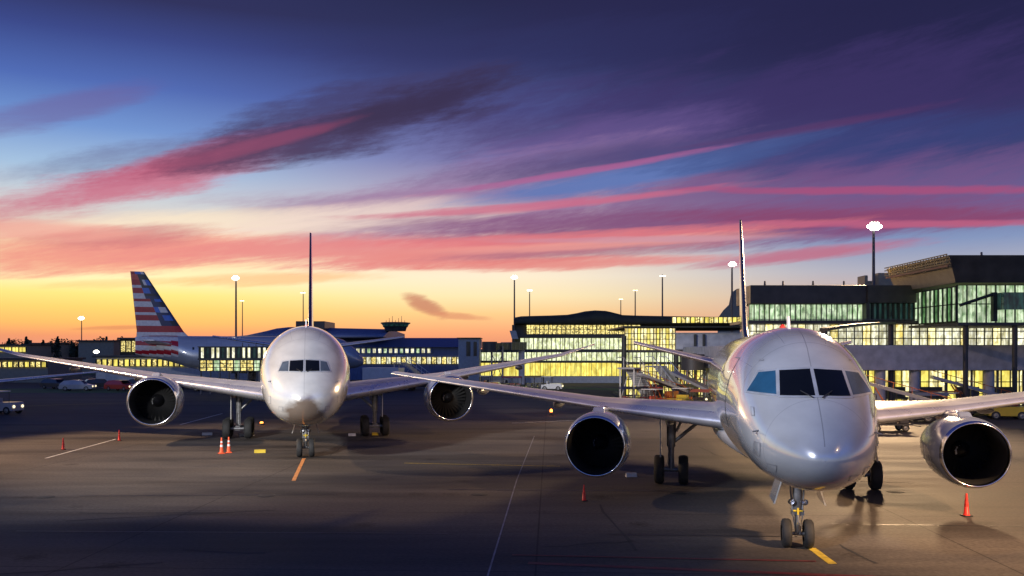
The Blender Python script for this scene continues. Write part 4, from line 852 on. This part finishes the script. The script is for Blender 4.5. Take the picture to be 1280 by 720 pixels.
def stairs(x,y,rz,c,label):
    t=empty('passenger_stairs',(x,y,0),rz,label=label,cat='passenger stairs',group='service vehicles by the terminal')
    mb=MB(); mb.box(-1.0,1.0,-2.5,3.0,0.4,0.9); mb.box(-0.95,0.95,-2.5,-1.2,0.9,2.0); mb.build('truck_body',PC[c],t,0.05)
    mb=MB()
    for k in range(14): mb.box(-0.75,0.75,-1.0+k*0.3,-0.7+k*0.3,0.9+k*0.2,1.1+k*0.2)
    mb.box(-0.85,0.85,3.2,4.6,3.6,3.75); mb.build('steps',PC['silver'],t)
    mb=MB()
    for s in(-1,1):
        mb.cyl((s*0.82,-1.0,1.9),(s*0.82,3.2,4.7),0.04,0.04,6); mb.cyl((s*0.82,3.2,4.7),(s*0.82,4.6,4.7),0.04,0.04,6)
        for k in range(6): mb.cyl((s*0.82,-0.8+k*0.8,1.1+k*0.53),(s*0.82,-0.8+k*0.8,2.05+k*0.53),0.03,0.03,6)
        mb.cyl((s*0.7,4.3,0.3),(s*0.7,4.3,3.6),0.07,0.07,6); mb.cyl((s*0.7,4.3,0.6),(s*0.7,2.6,2.9),0.05,0.05,6)
    mb.build('handrail',PC['white'],t); v_wheels(t,(-0.9,0.9),(-1.8,2.2),0.4); lamps(t,-2.52,0.7,0.65); return t
def car(x,y,rz,c,label):
    t=empty('parked_car',(x,y,0),rz,label=label,cat='car',group='cars and vans parked at the far left')
    ys=[-2.1,-2.0,-1.1,-0.6,0.5,1.5,2.0,2.1]; zt=[0.6,0.78,0.92,1.4,1.45,1.38,0.95,0.6]
    mb=MB(); mb.loft([[Vector((-0.85,y_,0.28)),Vector((0.85,y_,0.28)),Vector((0.87,y_,min(z_,0.85))),Vector((0.68 if z_>1 else 0.85,y_,z_)),Vector((-0.68 if z_>1 else -0.85,y_,z_)),Vector((-0.87,y_,min(z_,0.85)))] for y_,z_ in zip(ys,zt)],0,True,None,False); mb.build('body',PC[c],t,0.04)
    mb=MB(); mb.add([(-0.66,-1.06,0.98),(0.66,-1.06,0.98),(0.60,-0.66,1.37),(-0.60,-0.66,1.37)],[(0,1,2,3)]); mb.build('windscreen',MT['darkglass'],t)
    v_wheels(t,(-0.78,0.78),(-1.35,1.3),0.32,0.2); lamps(t,-2.12,0.62,0.6); return t
col=['white','yellow','blue','orange','dark','red','silver']
# around the lattice hall
def at(px,d): return gx(px,d),d
loader(*at(868,86),0.5,'dark','dark belt loader below the lattice hall beside the nearest jet\'s shoulder')
stairs(*at(846,90),0.4,'dark','dark passenger stairs truck behind the yellow baggage tractor')
cart(*at(815,82),0.4,'red','red canopied baggage cart between the passenger stairs truck and the orange loader')
stairs(*at(806,86),2.6,'dark','tall passenger stairs truck standing left of the nearest jet\'s left wing root')
loader(*at(836,84),2.2,'orange','orange belt loader with raised ramp left of the nearest jet')
tug(*at(824,78),0.9,'red','red baggage tractor right beside the passenger stairs truck')
tug(*at(850,80),-0.6,'yellow','yellow baggage tractor between belt loader and truck')
cart(*at(792,82),1.3,'dark','dark canopied baggage cart left of the passenger stairs truck')
cart(*at(884,76),1.0,'orange','orange canopied baggage cart beside the nearest jet\'s left shoulder')
# right of the nearest jet
tug(*at(1195,71),0.9,'dark','dark baggage tractor under the viaduct above the nearest jet\'s right engine')
cart(*at(1142,72),1.2,'dark','dark baggage cart beside a column under the viaduct')
cart(*at(1180,73),1.4,'orange','orange baggage cart left of the dark tractor under the viaduct')
loader(*at(1130,66),1.2,'dark','dark belt loader right of the nearest jet\'s nose, by a column')
cart(*at(1110,58),1.5,'dark','dark baggage cart standing just right of the nearest jet\'s shoulder')
cart(*at(1162,70),1.57,'silver','silver baggage cart beneath the nearest jet\'s right wing')
tug(*at(1258,68),1.3,'yellow','yellow baggage tractor at the right edge under the viaduct')
cart(*at(1280,70),1.5,'orange','orange baggage cart at the right edge under the viaduct')
loader(*at(1225,72),1.4,'yellow','yellow belt loader under the viaduct near the right edge')
tug(*at(1088,68),0.5,'orange','orange baggage tractor hugging the right flank of the nearest jet')
# middle distance, below the far concourse
for px,dd,k,c,l in((575,120,'car','white','white car below the far concourse, beneath the stained jet\'s wing tip'),(612,122,'tug','orange','orange baggage tractor below the left end of the far concourse'),(640,118,'cart','red','red baggage cart below the middle of the far concourse'),(668,120,'cart','yellow','yellow baggage cart right of the red one below the far concourse'),(690,118,'tug','white','white baggage tractor below the right of the far concourse'),(500,118,'truck','red','red cabbed white truck seen over the stained jet\'s right wing'),(530,122,'stairs','dark','dark passenger stairs truck behind the stained jet\'s right wing'),(470,112,'car','silver','silver car behind the stained jet\'s right wing root'),(548,116,'cart','red','red baggage cart left of the white car below the concourse')):
    x,y=at(px,dd)
    if k=='car': car(x,y,1.3,c,l)
    if k=='tug': tug(x,y,1.4,c,l)
    if k=='cart': cart(x,y,1.5,c,l)
    if k=='truck': box_truck(x,y,1.3,c,l)
    if k=='stairs': stairs(x,y,1.2,c,l)
# far left row
nm=['dark','silver','dark','red','dark','blue','silver','dark','dark','white','orange','silver','white','blue']
for i in range(9):
    px=70+i*27; dd=118 if i%2 else 124
    x,y=at(px,dd); l='%s car, number %d from the left edge in the row behind the low wing'%(nm[i],i+1)
    ordn=['first','second','third','fourth','fifth','sixth','seventh','eighth','ninth','tenth','eleventh','twelfth','thirteenth','last'][i]
    car(x,y,1.2+0.5*(i%3),nm[i],'%s parked car, %s from the left in the row beyond the low grey wing'%(nm[i],ordn))
# low white tug at left edge
tug(gx(4,74),74,1.4,'silver','pale low baggage tractor at the left edge of the apron')
# ---------------------------------------------------------------- trees
def tree_mesh(h,seed,conifer):
    rnd=random.Random(seed); mt=MB(); mt.cyl((0,0,0),(0,0,h*0.75),h*0.03,h*0.008,7)
    for k in range(6):
        a=rnd.random()*6.28; z0=h*(0.3+0.08*k); mt.cyl((0,0,z0),(math.cos(a)*h*0.18,math.sin(a)*h*0.18,z0+h*0.14),h*0.012,h*0.004,5)
    mc=MB(); lob=[(rnd.uniform(-.2,.2)*h,rnd.uniform(-.2,.2)*h,h*rnd.uniform(.45,.85),h*rnd.uniform(.10,.2)) for _ in range(9)]
    for _ in range(520):
        if conifer:
            z=h*(0.15+0.85*rnd.random()**1.2); R=h*0.17*(1-z/h)**0.8+0.12; a=rnd.random()*6.28; q=R*math.sqrt(rnd.random()); c=Vector((q*math.cos(a),q*math.sin(a),z))
        else:
            lx,ly,lz,lr=rnd.choice(lob); d=Vector((rnd.gauss(0,1),rnd.gauss(0,1),rnd.gauss(0,.8))).normalized()*lr*rnd.random()**.4; c=Vector((lx,ly,lz))+d
        s=h*rnd.uniform(0.018,0.04); u=Vector((rnd.gauss(0,1),rnd.gauss(0,1),rnd.gauss(0,1))).normalized(); w=u.orthogonal().normalized()
        mc.add([c+u*s,c+w*s,c-u*s,c-w*s],[(0,1,2,3)])
    return mt,mc
protos=[]
for k in range(4):
    mt,mc=tree_mesh(10,k,k==3)
    protos.append((mt,mc))
pm=[None]*4
ords=['first','second','third','fourth','fifth','sixth','seventh','eighth','ninth','tenth','eleventh','twelfth','thirteenth','fourteenth','fifteenth','sixteenth','seventeenth','eighteenth','nineteenth','twentieth','twenty-first','last']
txs=[3,11,18,26,33,40,47,54,60,66,72,78,84,90,95,101,108,116,124,133,143,152]
for i,px in enumerate(txs):
    k=3 if i%3==1 else i%3; dd=260+random.uniform(-25,25); x=gx(px,dd)
    H=gz(random.choice([421,423,425,427,429]),dd)
    t=empty('conifer_tree' if k==3 else 'broadleaf_tree',(x,dd,0),random.random()*6,label='%s dark %s from the left in the far treeline under the yellow sky'%(ords[i],'conifer' if k==3 else 'bushy tree'),cat='tree',group='trees on the far left skyline')
    t.scale=(H/10,)*3 if k!=3 else (H/10,H/10,H/9.5)
    if pm[k] is None:
        a=protos[k][0].build('trunk',MT['bark'],t); b_=protos[k][1].build('crown',MT['leaf'] if k%2 else MT['leaf2'],t); pm[k]=(a.data,b_.data)
    else:
        for nme,dt in zip(('trunk','crown'),pm[k]):
            o=bpy.data.objects.new(nme,dt); C.objects.link(o); o.parent=t
# distant wood behind
mb=MB(); rnd=random.Random(3)
for _ in range(9000):
    px=rnd.uniform(-120,660); dd=rnd.uniform(420,470); zz=rnd.random()**1.5*(7+2.5*math.sin(px*0.06)+1.5*math.sin(px*0.21))
    c=Vector((gx(px,dd),dd,zz)); s=rnd.uniform(0.5,1.1); u=Vector((rnd.gauss(0,1),rnd.gauss(0,1),rnd.gauss(0,1))).normalized(); w=u.orthogonal().normalized(); mb.add([c+u*s,c+w*s,c-u*s,c-w*s],[(0,1,2,3)])
o=mb.build('distant_wood',MT['leaf']); tag(o,'thin dark line of distant woodland along the horizon','woodland',kind='stuff')
# low hill line
mb=MB(); mb.loft([[Vector((gx(px,1500),1500,0)),Vector((gx(px,1500),1600,0)),Vector((gx(px,1500),1550,9+6*math.sin(px*0.011)+3*math.sin(px*0.037)))] for px in range(-600,1900,25)],0,True,None,True); o=mb.build('hills',mat('hill_scrub',(0.05,0.045,0.05),0.9)); tag(o,kind='structure')

# ---------------------------------------------------------------- sky
w=bpy.data.worlds.new('World'); bpy.context.scene.world=w; w.use_nodes=True; nt=w.node_tree; N=nt.nodes; L=nt.links
class E_:
    def __init__(s,k): s.k=k
    def _m(s,op,*a):
        n=N.new('ShaderNodeMath'); n.operation=op
        for i,v in enumerate(a):
            if isinstance(v,E_): L.new(v.k,n.inputs[i])
            else: n.inputs[i].default_value=v
        return E_(n.outputs[0])
    def __add__(s,o): return s._m('ADD',s,o)
    def __sub__(s,o): return s._m('SUBTRACT',s,o)
    def __mul__(s,o): return s._m('MULTIPLY',s,o)
    def __truediv__(s,o): return s._m('DIVIDE',s,o)
def mrange(v,a,b,c=0.0,d=1.0,smooth=True):
    n=N.new('ShaderNodeMapRange'); n.interpolation_type='SMOOTHSTEP' if smooth else 'LINEAR'
    L.new(v.k,n.inputs[0]); n.inputs[1].default_value=a; n.inputs[2].default_value=b; n.inputs[3].default_value=c; n.inputs[4].default_value=d
    return E_(n.outputs[0])
def ramp(v,stops):
    n=N.new('ShaderNodeValToRGB'); cr=n.color_ramp; L.new(v.k,n.inputs[0])
    cr.elements[0].position=stops[0][0]; cr.elements[0].color=stops[0][1]; cr.elements[1].position=stops[-1][0]; cr.elements[1].color=stops[-1][1]
    for p,c in stops[1:-1]:
        e=cr.elements.new(p); e.color=c
    return n.outputs[0]
def mix(f,a,b):
    n=N.new('ShaderNodeMixRGB')
    if isinstance(f,E_): L.new(f.k,n.inputs[0])
    else: n.inputs[0].default_value=f
    for i,v in((1,a),(2,b)):
        if isinstance(v,tuple): n.inputs[i].default_value=v
        else: L.new(v,n.inputs[i])
    return n.outputs[0]
tc=N.new('ShaderNodeTexCoord'); nr=N.new('ShaderNodeVectorMath'); nr.operation='NORMALIZE'; L.new(tc.outputs['Generated'],nr.inputs[0])
sp=N.new('ShaderNodeSeparateXYZ'); L.new(nr.outputs[0],sp.inputs[0]); dx,dy,dz=[E_(o) for o in sp.outputs]
el=dz._m('ARCSINE',dz); az=dx._m('ARCTAN2',dx,dy)
def EL(py,px=640): return math.atan((HOR-py)/math.hypot(F,px-640))
def AZ(px): return math.atan((px-640)/F)
emax=0.7
ef=el/emax
def st(lst,px): return [(max(0,EL(p,px))/emax,lin(*c)) for p,c in lst]+[(1.0,lin(34,48,110))]
left=ramp(ef,st([(440,(214,140,128)),(420,(232,150,112)),(404,(252,188,108)),(385,(254,212,116)),(368,(255,232,136)),(348,(255,245,190)),(326,(252,226,176)),(292,(228,200,182)),(258,(204,210,214)),(215,(160,192,224)),(165,(108,148,210)),(110,(72,104,180)),(50,(50,68,136)),(0,(38,44,92))],200))
midr=ramp(ef,st([(440,(222,136,112)),(415,(250,170,122)),(392,(254,208,144)),(370,(255,234,184)),(345,(254,238,210)),(325,(246,222,200)),(300,(226,198,190)),(250,(184,164,186)),(200,(120,116,170)),(140,(74,80,140)),(70,(42,48,98)),(0,(32,36,76))],640))
right=ramp(ef,st([(440,(196,150,140)),(405,(220,166,146)),(370,(208,178,168)),(335,(176,176,192)),(300,(132,150,190)),(260,(100,108,160)),(200,(58,66,118)),(120,(42,42,88)),(50,(32,32,72)),(0,(27,29,64))],1150))
c1=mix(mrange(az,AZ(150),AZ(640)),left,midr); base=mix(mrange(az,AZ(620),AZ(1120)),c1,right)
# noise used to fray the cloud edges; stretched along the wind, laid out on the dome itself
cmb=N.new('ShaderNodeCombineXYZ'); 
def noise(sa,se,scale,det=6,rough=0.55,shear=0.30,off=0):
    a=az*sa; e=(el-az*shear)*se
    c=N.new('ShaderNodeCombineXYZ'); L.new(a.k,c.inputs[0]); L.new(e.k,c.inputs[1]); c.inputs[2].default_value=off
    n=N.new('ShaderNodeTexNoise'); n.inputs['Scale'].default_value=scale; n.inputs['Detail'].default_value=det; n.inputs['Roughness'].default_value=rough; L.new(c.outputs[0],n.inputs['Vector']); return E_(n.outputs[0])
nA=noise(1.0,6.0,4.2,7,0.58,0.22,1.3); nB=noise(1.0,13.0,5.5,9,0.64,0.14,7.1); nC=noise(1,3.0,8,10,0.66,0.3,3.3); nD=noise(0.6,22,6,5,0.6,0.05,9.9)
nE=noise(2.2,34,9,8,0.7,0.16,5.5); nF=noise(3.0,16,12,9,0.72,0.22,2.5)
front=mrange(dy,0.1,0.45)
colr=base
def streak(p0,p1,hw,c,a=1.0,nn=None,fray=0.9,soft=1.0,tap=1.0):
    global colr
    x0,y0=AZ(p0[0]),EL(p0[1],p0[0]); x1,y1=AZ(p1[0]),EL(p1[1],p1[0])
    cx,cy=(x0+x1)/2,(y0+y1)/2; ln=math.hypot(x1-x0,y1-y0)/2; th=math.atan2(y1-y0,x1-x0); W=hw/F
    u=(az-cx)*math.cos(th)+(el-cy)*math.sin(th); v=(el-cy)*math.cos(th)-(az-cx)*math.sin(th)
    nn=nn or nA
    v=v+(nB-0.5)*(W*1.3)+(nA-0.5)*(W*1.5)
    uu=(u*(1/ln)); vv=(v*(1/W))
    r2=uu*uu*tap+vv*vv
    g=mrange(r2+(nn-0.5)*(-2.6*fray)+(nF-0.5)*(-1.3)+(nE-0.5)*(-0.5),1.9*soft+0.1,0.0)
    g=g*a*front
    colr=mix(g,colr,lin(*c))
S=streak
S((620,-30),(1400,40),90,(38,34,78),.55,nC,.8)
S((620,170),(1400,90),60,(60,48,102),.75,nC,1.0)
S((400,70),(900,40),30,(44,46,96),.35,nC,1.0)
S((620,200),(900,150),26,(110,88,150),.5,nC,1.0)
S((-40,160),(180,110),14,(104,88,150),.55,nA)
S((60,215),(420,160),20,(86,86,136),.5,nC,1.1)
S((380,280),(900,200),42,(150,118,164),.6,nC,1.1)
S((640,268),(1400,215),44,(118,82,134),.75,nC,.9)
S((300,262),(760,262),26,(150,108,152),.6,nB,.9)
S((560,225),(1000,165),17,(70,62,112),.7,nA)
# dark slate cloud with a red underside
S((-20,268),(330,196),19,(198,104,134),.9,nC,1.0)
S((120,225),(460,140),14,(180,82,118),.85,nC,1.0)
S((230,202),(620,112),26,(62,52,94),.95,nC,1.2)
S((300,155),(600,95),20,(58,56,104),.8,nC,1.3)
S((400,158),(640,98),20,(50,42,80),1.0,nC,1.0)
S((220,206),(430,152),7,(160,72,110),.45,nC,1.3)
# pale gaps
S((60,290),(460,272),16,(246,230,204),.85,nB,1.0); S((300,280),(640,256),16,(236,214,206),.75,nB,1.0)
# salmon bands
S((-60,318),(330,306),20,(236,150,136),.9,nA,.9)
S((120,316),(760,302),18,(226,132,136),.9,nB,.8)
S((420,325),(900,298),13,(228,136,134),.85,nB,.9)
S((60,300),(260,290),12,(190,106,124),.6,nC,.9)
S((-60,286),(160,292),10,(236,160,150),.7,nB)
S((230,352),(460,345),7,(250,176,118),.6,nB,1.0); S((60,357),(250,350),5,(248,186,110),.4,nB,1.0)
S((560,320),(960,303),9,(140,90,128),.6,nD,.9)
# blue slot and the pink lines over the terminal
S((590,252),(1010,176),13,(92,118,180),.95,nB,.8); S((820,200),(1320,150),22,(52,66,124),.7,nA,.8)
S((560,240),(900,184),4,(176,96,148),.75,nD,.6); S((860,184),(1150,135),5,(96,54,102),.5,nD,.7)
S((540,285),(1400,252),20,(128,76,122),.85,nD,.5)
S((480,270),(900,234),5,(204,104,134),.8,nD,.6); S((860,236),(1360,234),4.5,(172,76,120),.75,nD,.5)
S((860,272),(1400,266),10,(136,66,108),.85,nD,.5)
S((480,304),(1000,280),7,(226,122,130),.85,nD,.7); S((940,279),(1400,276),4,(190,96,130),.8,nD,.5)
S((560,314),(960,292),6,(238,158,150),.7,nD,.8); S((880,330),(1150,302),7,(192,106,132),.85,nB,.8)
S((520,333),(880,324),7,(226,124,124),.85,nD,.8)
S((640,300),(1000,296),4,(196,150,170),.6,nD,.8)
S((508,372),(556,392),8,(196,124,104),.85,nC,1.1,1.0); S((545,392),(610,398),4,(218,142,110),.7,nC,1.1)
S((100,411),(200,408),2.5,(196,120,96),.6,nB,.9)
# behind the camera the sky is a plain dusk blue-violet
c2=mix(mrange(dy,0.15,-0.5),colr,ramp(ef,[(0,lin(176,172,170)),(0.2,lin(128,148,186)),(0.5,lin(58,116,226)),(1,lin(36,58,130))]))
SUN_EL=math.radians(2.0); SUN_AZ=AZ(230)
sky=N.new('ShaderNodeTexSky'); sky.sky_type='NISHITA'; sky.sun_disc=False; sky.sun_elevation=SUN_EL; sky.sun_rotation=SUN_AZ
bg=N['Background']; L.new(c2,bg.inputs[0]); bg.inputs[1].default_value=1.0
bg2=N.new('ShaderNodeBackground'); L.new(sky.outputs[0],bg2.inputs[0]); bg2.inputs[1].default_value=0.004
ad=N.new('ShaderNodeAddShader'); L.new(bg.outputs[0],ad.inputs[0]); L.new(bg2.outputs[0],ad.inputs[1]); L.new(ad.outputs[0],N['World Output'].inputs[0])
w.cycles.sampling_method='NONE'

# ---------------------------------------------------------------- lamps
def dirq(v): return Vector(v).to_track_quat('-Z','Y')
sd=bpy.data.lights.new('sun','SUN'); sd.energy=0.35; sd.angle=math.radians(1.0); sd.color=(1,0.62,0.35); so=bpy.data.objects.new('sun',sd); C.objects.link(so)
so.rotation_mode='QUATERNION'; so.rotation_quaternion=dirq((-math.sin(SUN_AZ)*math.cos(SUN_EL),-math.cos(SUN_AZ)*math.cos(SUN_EL),-math.sin(SUN_EL)))
def spot(name,pos,tgt,W,ang,blend,col,rad=0.5):
    l=bpy.data.lights.new(name,'SPOT'); l.energy=W; l.spot_size=math.radians(ang); l.spot_blend=blend; l.color=col; l.shadow_soft_size=rad
    o=bpy.data.objects.new(name,l); C.objects.link(o); o.location=pos; o.rotation_mode='QUATERNION'; o.rotation_quaternion=dirq(Vector(tgt)-Vector(pos)); return o
WARM=(1.0,0.66,0.36); COOL=(0.88,0.91,1.0)
spot('flood_or_fill_light',P1+Vector((0,-1.2,-0.3)),(10,40,0),90000,75,0.6,WARM,1.2)
# masts out of the picture; the left two are added to carry fill lamps
def unseen_mast(x,y,h,label):
    r=empty('floodlight_mast',(x,y,0),label=label,cat='floodlight mast',group='floodlight masts round the apron')
    mb=MB(); mb.cyl((0,0,0),(0,0,h),0.25,0.14,12); mb.build('pole',MT['steel'],r); mb=MB(); mb.box(-1.4,1.4,-0.1,0.1,h,h+0.15); mb.build('crossarm',MT['steel'],r)
    for k in range(4): mb=MB(); mb.box(-1.3+0.7*k,-0.8+0.7*k,-0.25,0.25,h-0.35,h-0.05); mb.build('lamp_head',MT['steel'],r)
unseen_mast(27,3,20,'tall floodlight mast outside the picture to the right of the nearest jet')
spot('flood_or_fill_light',(26,3,19.4),(20.5,28,0),125000,62,0.55,(1.0,0.62,0.30),1.2)
unseen_mast(-30,-6,20,'added fill light mast outside the picture behind the camera on the left')
spot('flood_or_fill_light',(-29,-6,19.4),(-11,44,5),190000,30,0.8,(1.0,0.97,0.92),1.5)  # fill lamp added to whiten the front of the stained jet
spot('flood_or_fill_light',(-28,-6,19.4),(6.5,24,6.8),100000,19,0.7,COOL,1.5)  # cool fill added for the nose of the nearest jet
spot('flood_or_fill_light',(-30,-6,19.4),(-46,120,10),150000,18,0.6,COOL,0.5)  # narrow fill added to brighten the striped tail fin
unseen_mast(-42,46,20,'added fill light mast outside the picture to the left of the stained jet')
spot('flood_or_fill_light',(-41,46,19.4),(-8,50,0),48000,70,0.5,WARM,0.4)  # added lamp making the warm pool round the stained jet
# ---------------------------------------------------------------- camera, render
cd=bpy.data.cameras.new('camera'); cam=bpy.data.objects.new('camera',cd); C.objects.link(cam); cam.location=(0,0,CAMH); cam.rotation_euler=(PI/2,0,0)
cd.sensor_width=36; cd.lens=F/1280*36; cd.shift_y=(HOR-360)/1280; cd.clip_start=0.2; cd.clip_end=9000
sc=bpy.context.scene; sc.camera=cam
sc.view_settings.view_transform='Standard'; sc.view_settings.look='None'; sc.view_settings.exposure=0; sc.view_settings.gamma=1
